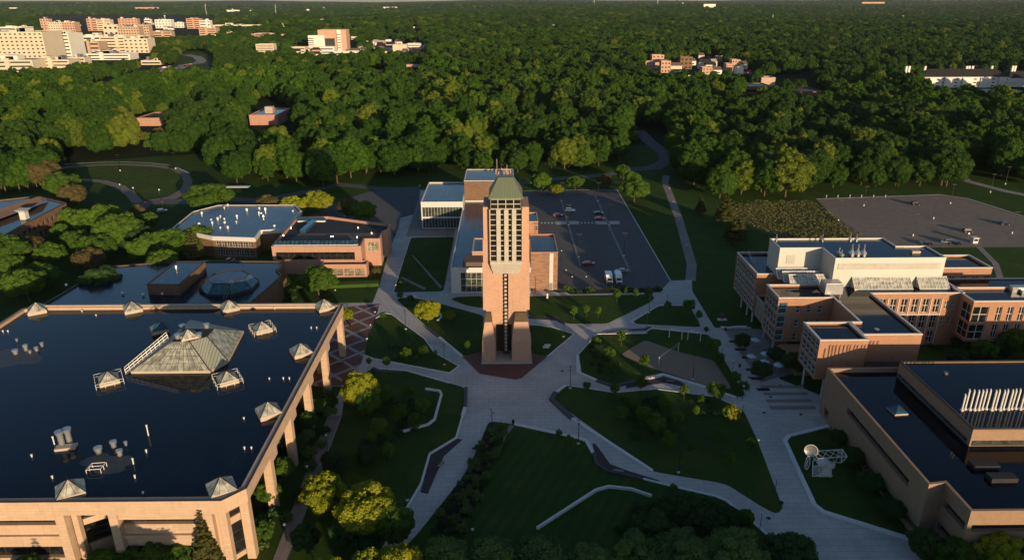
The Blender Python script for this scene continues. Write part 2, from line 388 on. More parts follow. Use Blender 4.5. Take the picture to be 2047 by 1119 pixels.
def sheet(name,pts,mat,z,world=False,th=0):
    P=pts if world else GP(pts)
    if area(P)<0:P=P[::-1]
    m=MB()
    if th:m.prism(P,z-th,z)
    else:m.face([(*p,z) for p in P])
    return struct(name,m,mat)
def smooth(P,k=1,t=.2,lim=1.6):
    out=[]
    for i in range(len(P)):
        a,b,c=P[i-1],P[i],P[(i+1)%len(P)]
        d1=math.dist(a,b);d2=math.dist(b,c);r=min(lim,d1*.4,d2*.4)
        p=(b[0]+(a[0]-b[0])/d1*r,b[1]+(a[1]-b[1])/d1*r);q=(b[0]+(c[0]-b[0])/d2*r,b[1]+(c[1]-b[1])/d2*r)
        out+=[p,((p[0]+q[0]+2*b[0])/4,(p[1]+q[1]+2*b[1])/4),q]
    return out
# the plaza and everything paved in concrete round it
sheet('plaza',[(543,1119),(655,830),(683,771),(610,770),(600,690),(640,606),(745,604),(760,565),(778,500),(797,455),(800,436),(838,425),(840,380),(960,380),(960,560),(1115,585),(1325,577),(1340,562),(1383,561),(1384,583),(1428,656),(1457,658),(1500,655),(1560,760),(1660,800),(1655,854),(1824,1085),(1900,1200),(480,1200)],'plaza_concrete',.06)
sheet('forecourt',[(812,472),(908,472),(918,400),(836,400)],'path_concrete',.075)
sheet('footpath',[(655,832),(681,829),(574,1119),(540,1200),(505,1200),(543,1119)],'path_concrete',.075)
# red brick court beside the big building with pale bands
BP=[(759,606),(700,612),(640,612),(590,700),(560,770),(683,770),(722,725),(736,672),(751,636)]
sheet('brick_court',BP,'brick_paving',.075)
PB=GP(BP);xs_=[p[0] for p in PB];ys_=[p[1] for p in PB]
mb=MB()
def clipseg(a,b,P):
    ins=[];N_=160;prev=None
    for i in range(N_+1):
        t=i/N_;x,y=a[0]+(b[0]-a[0])*t,a[1]+(b[1]-a[1])*t;f=inpoly(x,y,P)
        if f and prev is None:prev=(x,y)
        if not f and prev is not None:ins.append((prev,(x,y)));prev=None
    if prev:ins.append((prev,b))
    return ins
for sgn in (1,-1):
    for k in range(-14,15):
        cx,cy=(min(xs_)+max(xs_))/2+k*8.6,(min(ys_)+max(ys_))/2
        for p,q in clipseg((cx-60,cy-60*sgn),(cx+60,cy+60*sgn),PB):
            if math.dist(p,q)>2:mb.strip([p,q],1.0,.079 if sgn>0 else .083,.085 if sgn>0 else .089)
struct('paving_bands',mb,'brick_band')
sheet('tower_court',[(924,713),(961,700),(1060,703),(1094,713),(1042,756),(1030,759),(958,747)],'brick_paving',.075)
sheet('paving_band_long',[(1056,632),(1117,634),(1132,648),(1126,649),(1110,641),(1056,637)],'brick_dark',.08)
for n,P in (('bench_paving',[(911,876),(924,878),(886,912),(854,987),(839,983),(858,908)]),
            ('ramp_paving',[(1183,886),(1190,888),(1219,928),(1250,940),(1317,961),(1316,964),(1284,959),(1212,943),(1192,929)]),
            ('long_paving',[(1290,763),(1325,754),(1350,757),(1376,774),(1374,776),(1330,766),(1250,777),(1252,770)]),
            ('edge_paving',[(744,733),(812,739),(800,744),(778,746),(760,742)])):
    sheet(n,P,'brick_dark',.08)
LAW=[('lawn',[(770,626),(782,628),(848,677),(868,705),(917,732),(898,746),(747,717),(727,710),(736,672),(751,636)],'grass'),
('lawn',[(793,599),(802,595),(830,596),(876,606),(966,631),(966,700),(924,713),(878,674)],'grass'),
('lawn',[(901,598),(912,594),(966,592),(966,616),(930,610)],'grass'),
('lawn',[(1056,650),(1101,654),(1147,669),(1094,713),(1061,706)],'grass'),
('lawn',[(1056,593),(1302,590),(1308,596),(1302,604),(1213,648),(1132,648),(1117,634),(1056,632)],'grass'),
('lawn',[(1266,644),(1269,648),(1400,655),(1398,648),(1378,613),(1317,613)],'grass'),
('lawn',[(1156,710),(1193,669),(1287,668),(1301,658),(1416,670),(1490,792),(1470,796),(1411,777),(1325,752),(1287,758),(1269,763),(1226,774),(1157,748)],'grass'),
('lawn',[(1104,798),(1132,771),(1228,786),(1310,779),(1431,795),(1484,820),(1512,880),(1563,1017),(1555,1026),(1545,1026),(1520,1013),(1450,968),(1303,943),(1130,818)],'grass'),
('lawn',[(983,843),(1010,846),(1028,849),(1155,876),(1171,882),(1186,907),(1191,928),(1212,942),(1284,959),(1346,975),(1426,993),(1450,1003),(1499,1042),(1520,1060),(1580,1120),(1640,1200),(700,1200),(831,1070),(942,931),(965,869),(975,846)],'grass_striped'),
('lawn',[(744,735),(812,740),(898,766),(931,776),(929,814),(924,830),(911,875),(858,907),(841,967),(763,1099),(700,1200),(545,1200),(574,1119),(683,829),(690,775)],'grass'),
('lawn',[(1655,856),(1576,876),(1570,884),(1594,942),(1626,1012),(1644,1026),(1818,1081),(1860,1140),(1760,990),(1690,900)],'grass'),
('lawn',[(821,475),(908,473),(886,582),(786,584)],'grass'),
('lawn',[(609,572),(760,566),(745,603),(640,606),(597,602)],'grass')]
LP=[]
for n,P,m in LAW:
    W_=smooth(GP(P));LP.append(GP(P));sheet(n,W_,m,.16,True,.1)
sheet('sand_court',smooth(GP([(1240,710),(1289,681),(1355,705),(1426,722),(1464,781),(1411,773),(1305,738)])),'sand',.19,True,.03)
sheet('worn_track',[(823,510),(828,512),(884,574),(880,577)],'path_concrete',.165)
sheet('lawn_path',[(800,555),(806,554),(852,576),(848,580)],'path_concrete',.165)
sheet('garden_path',[(1018,850),(1027,852),(1012,872),(1002,895),(998,893),(1004,872)],'path_concrete',.165)
sheet('planting_bed',[(975,855),(1012,862),(985,925),(955,1000),(925,1065),(860,1065),(905,985),(940,925)],'mulch',.166)
sheet('planting_bed',[(1132,584),(1322,576),(1326,580),(1320,585),(1140,589)],'mulch',.09)
sheet('meadow',[(1440,425),(1512,405),(1622,402),(1715,472),(1560,478),(1480,450)],'dry_grass',.02)
# kerbs and low retaining walls
def kerb(name,P,w_,h,mat='kerb_concrete'):
    m=MB();m.strip(GP(P),w_,.02,h);return struct(name,m,mat)
KW=[([(751,636),(770,626),(782,628),(848,677),(868,705),(917,732),(898,746),(747,717),(727,710)],.35,.28),
([(744,736),(812,741),(898,766)],.5,.35),([(924,832),(911,876),(858,908),(841,967),(763,1099)],.45,.4),([(929,816),(924,832)],.8,.5),
([(1060,650),(1101,654),(1147,669),(1094,713)],.35,.25),
([(1269,648),(1262,644),(1317,612),(1378,612)],.35,.28),([(1160,744),(1155,710),(1193,669),(1287,668),(1301,658),(1416,670)],.35,.3),
([(1154,712),(1155,746),(1192,762)],.8,.45),([(1285,759),(1325,751),(1411,777)],.9,.45),([(1440,787),(1470,797)],.8,.4),
([(1130,772),(1110,786)],.7,.4),([(1132,771),(1228,786),(1310,779),(1431,795),(1484,821)],.3,.25),([(1143,838),(1302,943)],.75,.45),
([(1028,849),(1155,877),(1171,883),(1185,908)],.8,.42),([(1284,959),(1346,975),(1426,993),(1450,1003),(1499,1042),(1530,1070)],.5,.36),
([(1655,855),(1576,874),(1568,884),(1594,942),(1626,1012),(1644,1026),(1818,1081)],.9,.42),
([(878,675),(922,712)],.8,.4),([(786,584),(821,475),(908,473)],.3,.2)]
for P,w_,h in KW:kerb('kerb_wall',P,w_,h)
for P,w_,h in(([(1110,786),(1102,800),(1143,838)],1.3,.5),([(1186,907),(1191,929),(1212,943),(1284,960)],.6,.5),([(931,776),(929,816)],.8,.5),([(744,736),(760,742),(800,745)],.9,.4),([(1192,762),(1226,774),(1269,764),(1285,759)],1.0,.45),([(853,655),(878,675)],.9,.4),([(1210,668),(1240,662),(1287,660),(1301,656)],.9,.35)):
    kerb('dark_stone_edge',P,w_,h,'dark_stone')
def seatwall(P,w_,h,label):tag(MB().strip(GP(P),w_,.15,h).build('seat_wall','kerb_concrete'),label,'wall')
seatwall([(850,779),(878,783),(882,790),(868,840),(855,850),(793,867)],.55,.6,'pale bent concrete seat wall in the lawn left of the plaza')
seatwall([(1072,1059),(1190,983),(1215,976),(1260,981),(1301,995)],.5,.7,'long pale dry stone wall bending through the striped lawn')
seatwall([(880,628),(882,635),(874,642)],.6,.5,'short curved concrete wall near the golden tree')
# ---- roads and parking lots
sheet('parking_lot',[(1040,383),(1234,381),(1340,562),(1322,577),(1115,582),(1040,560)],'asphalt',.03)
sheet('parking_lot_far',[(1632,400),(1880,392),(1935,400),(2060,440),(2060,497),(1745,497),(1700,470)],'asphalt_warm',.03)
sheet('service_yard',[(600,470),(600,440),(680,400),(760,376),(840,372),(842,400),(836,430),(797,460),(779,505)],'asphalt',.03)
def road(name,P,w_,mat='asphalt',z=.034,world=False):
    m=MB();m.strip(P if world else GP(P),w_,z-.02,z);return struct(name,m,mat)
road('road',[(440,395),(520,400),(600,385),(680,368),(760,376),(840,380),(930,376),(1040,366),(1130,356),(1210,350),(1300,335),(1322,328)],7)
road('road',[(1262,340),(1310,336),(1333,322),(1330,308),(1300,285),(1278,262)],9,z=.040)
road('loop_road',[(100,338),(140,331),(200,327.5),(250,327),(300,329),(340,334),(366,345),(374,360),(368,380),(345,393),(300,400)],6,'asphalt_warm')
road('loop_road',[(160,356),(205,360),(240,370),(262,386),(275,402)],5,'asphalt_warm',.052)
road('drive',[(440,395),(380,402),(330,400),(285,405),(260,430)],9,z=.046)
road('footpath',[(1333,352),(1330,366),(1340,392),(1358,440),(1372,490),(1383,530),(1380,562)],3.6,'path_concrete',.056)
road('footpath',[(1905,345),(1935,365),(2010,385),(2060,395)],5,'road_far',.05)
road('footpath',[(1958,497),(1990,530),(2000,560)],2.2,'path_concrete',.05)
road('kerb_line',[(1632,400),(1880,392),(1935,400),(2060,440)],.5,'kerb_concrete',.16)
road('kerb_line',[(1040,382),(1234,380),(1340,562)],.35,'kerb_concrete',.16)
road('kerb_line',[(130,326),(200,322.5),(250,322),(300,324),(345,329),(380,345)],.6,'kerb_concrete',.12)
road('far_road',[(345,222),(400,219),(470,220),(500,224)],7,'road_far',.05)
hw=[(355,137),(372,128),(398,125),(405,120),(395,112),(372,108)];sheet('roadside',[(330,165),(345,128),(370,100),(416,102),(436,128),(418,166)],'grass_bright',.12)
road('highway',hw,16,'road_far',.2)
road('highway',[(352,138),(300,150),(255,157)],9,'road_far',.16)
sheet('far_lawn',[(150,173),(200,162),(262,158),(330,146),(352,140),(300,152),(240,166),(190,176)],'grass_bright',.1)
sheet('loop_lawn',[(150,332),(200,329),(250,328.5),(300,331),(340,336),(360,346),(368,360),(362,376),(340,389),(300,393),(285,390),(268,376),(240,362),(200,352),(150,350)],'grass_bright',.05)
# painted bays
mb=MB()
a0,a1=G(1121,397),G(1160,532);b0,b1=G(1190,392),G(1260,545)
for (p,q,s0,s1) in ((a0,a1,3,.98),(b0,b1,3,.98)):
    L=math.dist(p,q);n=int(L/2.7)
    for i in range(n):
        t=i/n
        if .30<t<.38:continue
        x,y=p[0]+(q[0]-p[0])*t,p[1]+(q[1]-p[1])*t
        mb.box(x-5.6,x-.5,y-.06,y+.06,.034,.038);mb.box(x+.5,x+5.6,y-.06,y+.06,.034,.038)
for i in range(40):
    x,y=G(1640+9*i,430);
c0=G(1700,440)
for r_ in range(4):
    for i in range(26):
        x,y=c0[0]+i*2.8,c0[1]-8-r_*0+r_*16-18
        if inpoly(*proj(x,y,0),[(1650,404),(1880,396),(2047,438),(2047,492),(1750,492)]):mb.box(x-.06,x+.06,y-2.6,y+2.6,.034,.038)
struct('parking_lines',mb,'line_paint')
mb=MB()
for p,q in ((a0,a1),(b0,b1)):mb.strip([p,q],.9,.02,.17)
struct('kerb_island',mb,'path_concrete')
mb=MB()
for i in range(5):
    for cx in(1083,1163):
        x,y=G(cx+i*7,446);mb.box(x-.35,x+.35,y-1.0,y+1.0,.036,.042)
struct('crossing',mb,'paint_white')
sheet('crossing_island',[(1113,443),(1158,443),(1158,449),(1113,449)],'plaza_concrete',.12,th=.1)
sheet('crossing_island',[(1190,443),(1238,443),(1240,449),(1192,449)],'plaza_concrete',.12,th=.1)
mb=MB();random.seed(5)
for i in range(9):
    x,y=G(1214+2.2*i+random.uniform(-2,6),460+i*6);mb.box(x-.7,x+.7,y-.5,y+.5,.04,.044)
struct('parking_marks',mb,'paint_blue')
# steps and pits in front of the science building
mb=MB()
for i in range(4):
    a=G(1520+6*i,775+i*14);mb.box(a[0],a[0]+11,a[1]-.6,a[1]+.6,.05,.12+.05*i)
struct('steps',mb,'path_concrete')
mb=MB()
for p in((1468,684),(1480,700),(1494,716),(1503,740),(1512,758),(1525,780),(1570,758)):
    a=G(*p);mb.box(a[0]-1.6,a[0]+1.6,a[1]-.7,a[1]+.7,.062,.09)
struct('tree_pits',mb,'mulch')
sheet('terrace',[(1445,658),(1560,660),(1600,745),(1520,765)],'path_concrete',.066)

# ============================================================ TOWER
T=thing('bell_tower',(0,183,0),'tall brick bell tower with a green copper roof and white window bays on the plaza','tower')
m=MB();m.box(-6.95,6.95,176.2,190.5,.05,.45);m.build('plinth','concrete_tan',T)
m=MB()
zf=14.6
# two brick slabs with stepped shoulders, slot between
for x0,x1,s in((-6.25,-.95,-1),(.55,6.25,1)):
    m.box(x0,x1,179.6,190,zf,28.2)
    if s<0:m.box(-6.05,-4.1,179.65,190,28.2,34.5);m.box(-5.85,-4.1,179.7,190,34.5,43.2)
    else:m.box(4.1,6.1,179.65,190,28.2,34.5);m.box(4.1,5.95,179.7,190,34.5,43.2)
m.box(-.95,.55,181.4,190,zf,28.2)
m.box(-4.1,4.1,180.2,190,28.2,42.8)
m.box(-5.5,-2.9,181.2,190,.45,zf-.003);m.box(1.4,5.5,181.2,190,.45,zf-.003);m.box(-2.898,1.398,183.6,190,.45,9.6);m.box(-2.898,1.398,181.26,190,9.602,zf-.004)
m.build('brick_shaft','brick_tower',T)
def pier(x0,x1,tx0,tx1,lab=None):
    q=MB();y0=176.9;z1,z2=6.6,11.6
    q.box(x0,x1,y0,181.2,.45,z1)
    A=rect(x0,x1,y0,181.2);B=rect(tx0,tx1,y0+1.4,181.2);q.prism(A,z1,z2,B)
    o=q.build('pier','brick_tower',T);q=MB();q.prism(rect(tx0,tx1,y0+1.4,181.2),z2+.003,13.5,rect(tx0+.25,tx1-.25,y0+3.4,181.2));q.build('pier_cap','metal_brown',o)
pier(-6.6,-3.1,-5.9,-3.9);pier(1.4,6.65,2.1,5.8)
m=MB();m.box(-.95,.55,181.2,181.38,.45,28.2);m.box(-2.89,1.39,183.4,183.58,.45,9.6);m.build('stair_slot','bronze',T)
m=MB()
for k in range(24):
    m=MB();m.box(-.5,.15,180.2,181.1,2.0+k*1.1,2.55+k*1.1);m.build('stair_landing','concrete_tan',T)
m=MB();m.prism(rect(-3.4,3.4,179.2,180.2),25.2,28.2,rect(-4.15,4.15,178.3,180.2));m.prism(rect(-4.15,4.15,178.3,180.2),28.2,28.9);m.build('corbel','concrete_tan',T)
for x in(-1.95,.05,2.05):
    q=MB();q.box(x-.48,x+.48,178.35,180.15,28.9,42.9);q.build('column','concrete_tan',T)
for x0,x1 in((-4.1,-2.43),(-1.47,-.43),(.53,1.57),(2.53,4.1)):
    q=MB();q.mi=1;q.quad((x0,179.0,28.9),(x1,179.0,28.9),(x1,179.0,42.9),(x0,179.0,42.9));q.mi=0
    for k in range(11):z=28.9+k*1.4;q.box(x0,x1,178.8,178.98,z-.1,z+.1)
    for x in(x0,x1-.12):q.box(x,x+.12,178.82,178.99,28.9,42.9)
    q.build('window',['concrete_tan','glass_dark'],T)
for x in(-4.22,4.1):
    q=MB();q.box(x,x+.12,178.5,180.2,28.9,42.9);q.build('side_fin','concrete_tan',T)
# belfry: glazed on four sides
for a in range(4):
    q=MB();q.mi=1;hx=4.1;cy=183.6;hy=4.9
    c,s_=[(1,0),(0,1),(-1,0),(0,-1)][a]
    ext=hx if a%2==0 else hy;dep=hy if a%2==0 else hx
    def P(u,d,z):
        x,y=(u,-d) if a==0 else (d,u) if a==1 else (-u,d) if a==2 else (-d,-u)
        return(x,cy+y,z)
    q.quad(P(-ext,dep-.3,42.9),P(ext,dep-.3,42.9),P(ext,dep-.3,45.6),P(-ext,dep-.3,45.6));q.mi=0
    def bx(u0,u1,z0,z1):
        v=[P(u0,dep-.28,z0),P(u1,dep-.28,z0),P(u1,dep,z0),P(u0,dep,z0),P(u0,dep-.28,z1),P(u1,dep-.28,z1),P(u1,dep,z1),P(u0,dep,z1)]
        q.add(v,[(3,2,1,0),(4,5,6,7),(0,1,5,4),(1,2,6,5),(2,3,7,6),(3,0,4,7)])
    for z0,z1 in((42.9,43.1),(44.15,44.35),(45.4,45.6)):bx(-ext,ext,z0,z1)
    for k in range(5):
        u=-ext+.1+(2*ext-.2)*k/4
        for z0,z1 in((43.1,44.15),(44.35,45.4)):bx(u-.1,u+.1,z0,z1)
    q.build('belfry_window',['concrete_tan','glass_dark'],T)
q=MB();A=rect(-4.35,4.35,178.4,188.8);B=rect(-1.9,1.9,182.2,185.2)
q.prism(A,45.6,45.95);q.prism(A,45.95,50.3,B);q.build('roof','copper_green',T)

# ============================================================ BIG BUILDING, LEFT
A=thing('library_building',(-90,140,0),'huge low building with a shiny black roof, pyramid skylights and tan brick arcades at left','building')
AP=[(-131,100),(-47.8,100),(-44.7,103.2),(-44.7,183),(-129,183),(-131,181)]
m=MB();n=len(AP);I=offset(AP,1.0)
for i in range(n):
    a,b=AP[i],AP[(i+1)%n];m.quad((*a,12.3),(*b,12.3),(*b,15.1),(*a,15.1))
    c,d=I[i],I[(i+1)%n];m.quad((*c,14.3),(*d,14.3),(*d,15.1),(*c,15.1));m.quad((*a,15.1),(*b,15.1),(*d,15.1),(*c,15.1));m.quad((*a,12.3),(*b,12.3),(*d,12.3),(*c,12.3))
m.build('fascia','brick_tan',A)
m=MB();m.strip(AP,.35,15.1,15.22,True);m.build('coping','bronze',A)
m=MB();m.face([(*p,14.32) for p in I]);m.build('roof','membrane',A)
m=MB();m.box(-127,-47.5,182.2,182.9,15.22,15.6);m.build('coping','coping_tan',A)
# front wall
m=MB()
def fw(x0,x1,skip=False):
    L=x1-x0;facade(m,None,A,(x0,101.4),(x1,101.4),0,12.3,[(.4,L-.4,9.2,10.85),(.6,L-.6,2.2,4.6)],wmat=('bronze','glass_dark'),nx=-4,ny=1,depth=.8)
fw(-131,-75.8);fw(-66.6,-50.6)
m.box(-131,-75.8,100.5,101.4,10.9,12.2);m.box(-66.6,-50.6,100.5,101.4,10.9,12.2)
m.box(-131,-75.8,100.9,101.4,6.6,7.2);m.box(-66.6,-50.6,100.9,101.4,6.6,7.2)
# angled bay
facade(m,None,A,(-74.6,102.6),(-67.6,107),0,12.3,[(.5,6.6,8.9,12.0),(.7,7.6,3.6,7.7)],wmat=('bronze','glass_dark'),nx=1,ny=3,depth=.5)
facade(m,None,A,(-50.0,100.8),(-46.2,105.5),0,12.3,[(.9,5.4,9.0,12.0),(.9,5.4,1.0,7.6)],wmat=('bronze','glass_dark'),nx=1,ny=3,depth=.4)
m.quad((-67.6,107,0),(-67.6,101.4,0),(-67.6,101.4,12.3),(-67.6,107,12.3))
facade(m,None,A,(-51.5,105.5),(-51.5,183),0,12.3,[(2+12.4*k,10.6+12.4*k,z,z+3.4) for k in range(6) for z in(1,7)],wmat=('bronze','glass_dark'),nx=3,ny=3,depth=.5)
m.quad((-131,181,0),(-131,101.4,0),(-131,101.4,12.3),(-131,181,12.3));m.quad((-51.5,183,0),(-131,183,0),(-131,183,12.3),(-51.5,183,12.3))
m.build('wall','brick_tan',A)
PIL=[(-75.6,101,1.6),(-74,102,1.0),(-66.6,100.9,1.5),(-50.6,100.8,1.6),(-48.2,100.9,1.3),(-45.6,103.9,1.5)]+[(-45.7,y,1.6) for y in(117,131,146,163,181.6)]+[(-49.6,y,1.4) for y in(124,138,155,172)]
for x,y,w_ in PIL:
    q=MB();q.box(x-w_/2,x+w_/2,y-w_/2,y+w_/2,0,12.296);q.build('pillar','brick_tan',A)
for y0 in(117,131,146,163):
    q=MB();q.prism([(-45.3,y0+.8),(-45.3,y0+4.5),(-50.8,y0+8.5),(-51.3,y0+6)],9.5,12.29,bot=True);q.build('brace_wall','brick_tan',A)
# skylights
def pyramid(x,y,s,z=14.32,rail=False,mat='skylight_glass',ang=.55,par=A,curb=.9):
    a=ang;q=MB();q.mi=1;c,n_=math.cos(a),math.sin(a)
    Rr=lambda u,v:(x+u*c-v*n_,y+u*n_+v*c)
    q.obox(x,y,z,z+curb,s,s,a);q.mi=0
    h=s*.46;cs=[Rr(-s/2,-s/2),Rr(s/2,-s/2),Rr(s/2,s/2),Rr(-s/2,s/2)]
    for i in range(4):q.face([(*cs[i],z+curb+.01),(*cs[(i+1)%4],z+curb+.01),(x,y,z+curb+h)])
    q.mi=2
    for i in range(4):
        q.tube((*cs[i],z+curb),(x,y,z+curb+h),.09,4)
        for t in(1/3,2/3):
            e=(cs[i][0]*(1-t)+cs[(i+1)%4][0]*t,cs[i][1]*(1-t)+cs[(i+1)%4][1]*t)
            k=1-abs(t-.5)*2;k=.9*k/.33*.33
            q.tube((*e,z+curb+.02),(x+(e[0]-x)*.25,y+(e[1]-y)*.25,z+curb+h*.75),.035,4)
    o=q.build('skylight',[mat,'roof_dark' if par is A else 'brick_brown','black_metal'],par)
    o.data.materials[1]=M['coping_tan']
    if rail:
        r=MB();w2=s/2+.7;cr=[Rr(-w2,-w2),Rr(w2,-w2),Rr(w2,w2),Rr(-w2,w2)]
        for i in range(4):
            p,q2=cr[i],cr[(i+1)%4]
            for zz in(z+.7,z+1.3):r.tube((*p,zz),(*q2,zz),.04,4)
            for t in(0,.33,.66):e=(p[0]+(q2[0]-p[0])*t,p[1]+(q2[1]-p[1])*t);r.tube((*e,z),(*e,z+1.3),.05,4)
        r.build('railing','railing_white',o)
    return o
for p,s,rl,mt in(((75,620),4.4,0,'skylight_glass'),((266,618),4.4,0,'skylight_glass'),((459,616),4.4,0,'skylight_glass'),((649,615),4.4,0,'skylight_glass'),((319,659),4,0,'skylight_blue'),((525,659),4,1,'skylight_glass'),((602,705),4.4,0,'skylight_glass'),((537,825),4.4,0,'skylight_glass'),((218,760),4,1,'skylight_glass'),((455,760),4,1,'skylight_glass'),((141,982),4.4,0,'skylight_glass'),((443,978),4.4,0,'skylight_glass')):  # the pyramid in shade has that blue shade put into its glass colour
    x,y=G(*p,14.4);pyramid(x,y,s,rail=rl,mat=mt)
# central faceted skylight
z0=14.32;q=MB()
bc=G(375,744,z0);w0=G(262,744,z0)[0];w1=G(420,744,z0)[0];yf=bc[1]
w2=G(494,660,z0);tp=G(300,640,z0)
zt=z0+6.2
f0,f1=(w0,yf),(w1,yf);t0,t1=G(342,681,zt),G(378,681,zt)
r0=(w2[0]-.5,w2[1]-1);rl=G(456,724,z0);u0,u1=G(414,671,zt),G(428,655,zt)
bk=(w0+2,w2[1]+6)
q.mi=0;q.face([(*f0,z0+.6),(*f1,z0+.6),(*t1,zt),(*t0,zt)])
q.mi=1;q.face([(*f1,z0+.6),(*rl,z0+.6),(*u0,zt),(*t1,zt)])
q.mi=0;q.face([(*rl,z0+.6),(*r0,z0+.6),(*u1,zt),(*u0,zt)])
tl=(t0[0],u1[1]);q.mi=1;q.face([(*r0,z0+.6),(*bk,z0+.6),(*tl,zt),(*u1,zt)]);q.face([(*bk,z0+.6),(*f0,z0+.6),(*t0,zt),(*tl,zt)])
q.mi=3;q.face([(*t0,zt),(*t1,zt),(*u0,zt),(*u1,zt),(*tl,zt)])
q.mi=2;base=[f0,f1,rl,r0,bk]
for i in range(5):
    a,b=base[i],base[(i+1)%5];q.quad((*a,z0),(*b,z0),(*b,z0+.62),(*a,z0+.62))
def grid(a,b,c,d,nu,nv):
    a,b,c,d=map(Vector,(a,b,c,d))
    for i in range(1,nu):t=i/nu;q.tube(a.lerp(b,t)+Vector((0,0,.03)),d.lerp(c,t)+Vector((0,0,.03)),.045,4)
    for j in range(1,nv):t=j/nv;q.tube(a.lerp(d,t)+Vector((0,0,.03)),b.lerp(c,t)+Vector((0,0,.03)),.045,4)
q.mi=3
grid((*f0,z0+.6),(*f1,z0+.6),(*t1,zt),(*t0,zt),12,4);grid((*rl,z0+.6),(*r0,z0+.6),(*u1,zt),(*u0,zt),8,5)
for a_,b_ in((f0,t0),(f1,t1),(rl,u0),(r0,u1)):q.tube((*a_,z0+.65),(*b_,zt+.05),.12,4)
big=q.build('central_skylight',['skylight_grey','skylight_metal','coping_tan','roof_dark'],A)
x,y=G(377,672,zt);o=pyramid(x,y,3.6,zt,curb=.5)
for p in((355,674),(398,672),(413,653),(365,655)):
    x,y=G(*p,zt);q=MB();q.cyl(x,y,zt,zt+.9,.55,n=12);q.cyl(x,y,zt+.9,zt+1.05,.75,n=12);q.build('roof_vent','metal_galv',A)
r=MB();a=Vector((*G(250,742,z0),z0+.2));b=Vector((*G(334,672,zt),zt+.2));n=(b-a).cross(Vector((0,0,1))).normalized()
for s_ in(0,1.5):
    for dz in(.5,1.1):r.tube(a+n*s_+Vector((0,0,dz)),b+n*s_+Vector((0,0,dz)),.07,4)
    for k in range(11):c=a.lerp(b,k/10)+n*s_;r.tube(c,c+Vector((0,0,1.1)),.05,4)
for k in range(40):c=a.lerp(b,k/39);r.tube(c,c+n*1.5,.05,4)
r.build('roof_stair','railing_white',A)
def fan(p,r_,h,kind='mush'):
    x,y=G(*p,z0);q=MB()
    if kind=='mush':q.cyl(x,y,z0,z0+h*.55,r_*.75,n=12);q.cyl(x,y,z0+h*.55,z0+h*.6,r_*.8,r_*1.0,12);q.cyl(x,y,z0+h*.6,z0+h*.9,r_,n=12);q.cyl(x,y,z0+h*.9,z0+h,r_*.9,r_*.5,12)
    else:q.cyl(x,y,z0,z0+h*.8,r_*.7,n=12);q.cyl(x,y,z0+h*.8,z0+h,r_*.9,r_*1.1,12)
    q.build('roof_vent','metal_galv',A)
for p,r_,h in(((31,704),.7,1.2),((52,697),.6,1.6),((60,703),.4,.8),((73,698),.5,1.1),((84,689),.45,1.1),((34,680),.3,.9),((197,903),.75,1.5),((227,890),.65,1.4),((239,907),.6,1.3),((251,887),.35,.9)):fan(p,r_,h)
for p in((124,888),(139,882)):fan(p,.75,3.2,'stack')
x,y=G(132,893,z0);q=MB();q.obox(x,y,z0,z0+.5,3.6,1.6,.2);q.build('vent_platform','coping_tan',A)
for p,h in((((296,868)),2.2),((266,925),1.1),((108,885),1.6),((292,902),.5),((63,910),.4),((104,953),.4),((269,953),.5),((285,985),.3),((487,836),.3),((488,896),.4),((502,896),.4),((538,757),.3),((566,757),.4),((578,757),.4),((551,611),.4),((549,617),.4),((622,656),.4),((633,656),.4),((170,616),.4),((164,621),.4),((192,629),.3),((6,661),.4),((16,661),.4)):
    x,y=G(*p,z0);q=MB();q.cyl(x,y,z0,z0+h,.12,n=6);q.cyl(x,y,z0+h,z0+h+.2,.2,n=6);q.build('roof_pipe','metal_white',A)
x,y=G(192,938,z0);q=MB()
for k in range(3):
    q.tube((x-1.2,y-1+k,z0+.9),(x+1.2,y-.7+k,z0+.9),.06,4);q.tube((x-1.2,y-1+k,z0),(x-1.2,y-1+k,z0+.9),.06,4);q.tube((x+1.2,y-.7+k,z0),(x+1.2,y-.7+k,z0+.9),.06,4)
q.tube((x-1.2,y-1,z0+.9),(x-1.2,y+1,z0+.9),.06,4);q.tube((x+1.2,y-.7,z0+.9),(x+1.2,y+1.3,z0+.9),.06,4);q.build('roof_hatch_rail','railing_white',A)

rgp=random.Random(31)
for cx,cy,r_ in((196,917,2.2),(215,925,2.6),(240,920,2.0),(180,921,1.6),(20,712,5.5),(228,935,1.5),(60,716,2.5)):
    m=MB();x,y=G(cx,cy,z0);n=14;m.face([(x+r_*(1.3*math.cos(6.283*i/n))*rgp.uniform(.7,1.15),y+r_*math.sin(6.283*i/n)*rgp.uniform(.7,1.15),z0+.006+.001*cx/100) for i in range(n)]);m.build('roof_patch','roof_patch',A)

# ============================================================ OTHER CAMPUS BUILDINGS
def bthing(name,label,cx,cy):return thing(name,(cx,cy,0),label,'building')
# dark blue flat roofs behind the big building
B=bthing('commons_building','low sprawling building with blue flat roofs and an octagonal lantern, behind the big skylight roof',-105,215)
BPX=[(80,612),(215,532),(330,523),(412,521),(535,522),(569,523),(553,540),(563,550),(544,569),(500,606)]
P=GP(BPX,8);block(B,P,0,8,'brick_brown','membrane_mid',par=.35,pt=.3,cop='bronze')
P=GP([(293,566),(350,521),(410,521),(357,567)],11.5);block(B,P,8,11.4,'brick_brown','membrane_mid',par=.15,pt=.2,cop='bronze',roof_name='raised_roof')
x,y=G(458,566,9);m=MB();O=[(x+9*math.cos(R(22.5+45*i)),y+9*math.sin(R(22.5+45*i))) for i in range(8)];I=[(x+6.3*math.cos(R(22.5+45*i)),y+6.3*math.sin(R(22.5+45*i))) for i in range(8)]
m.prism(O,8,8.9);m.mi=1;m.prism(O,8.9,11.4,I,cap=False);m.mi=2;m.face([(*p,11.4) for p in I]);m.mi=0;m.strip(I,.3,11.38,11.6,True)
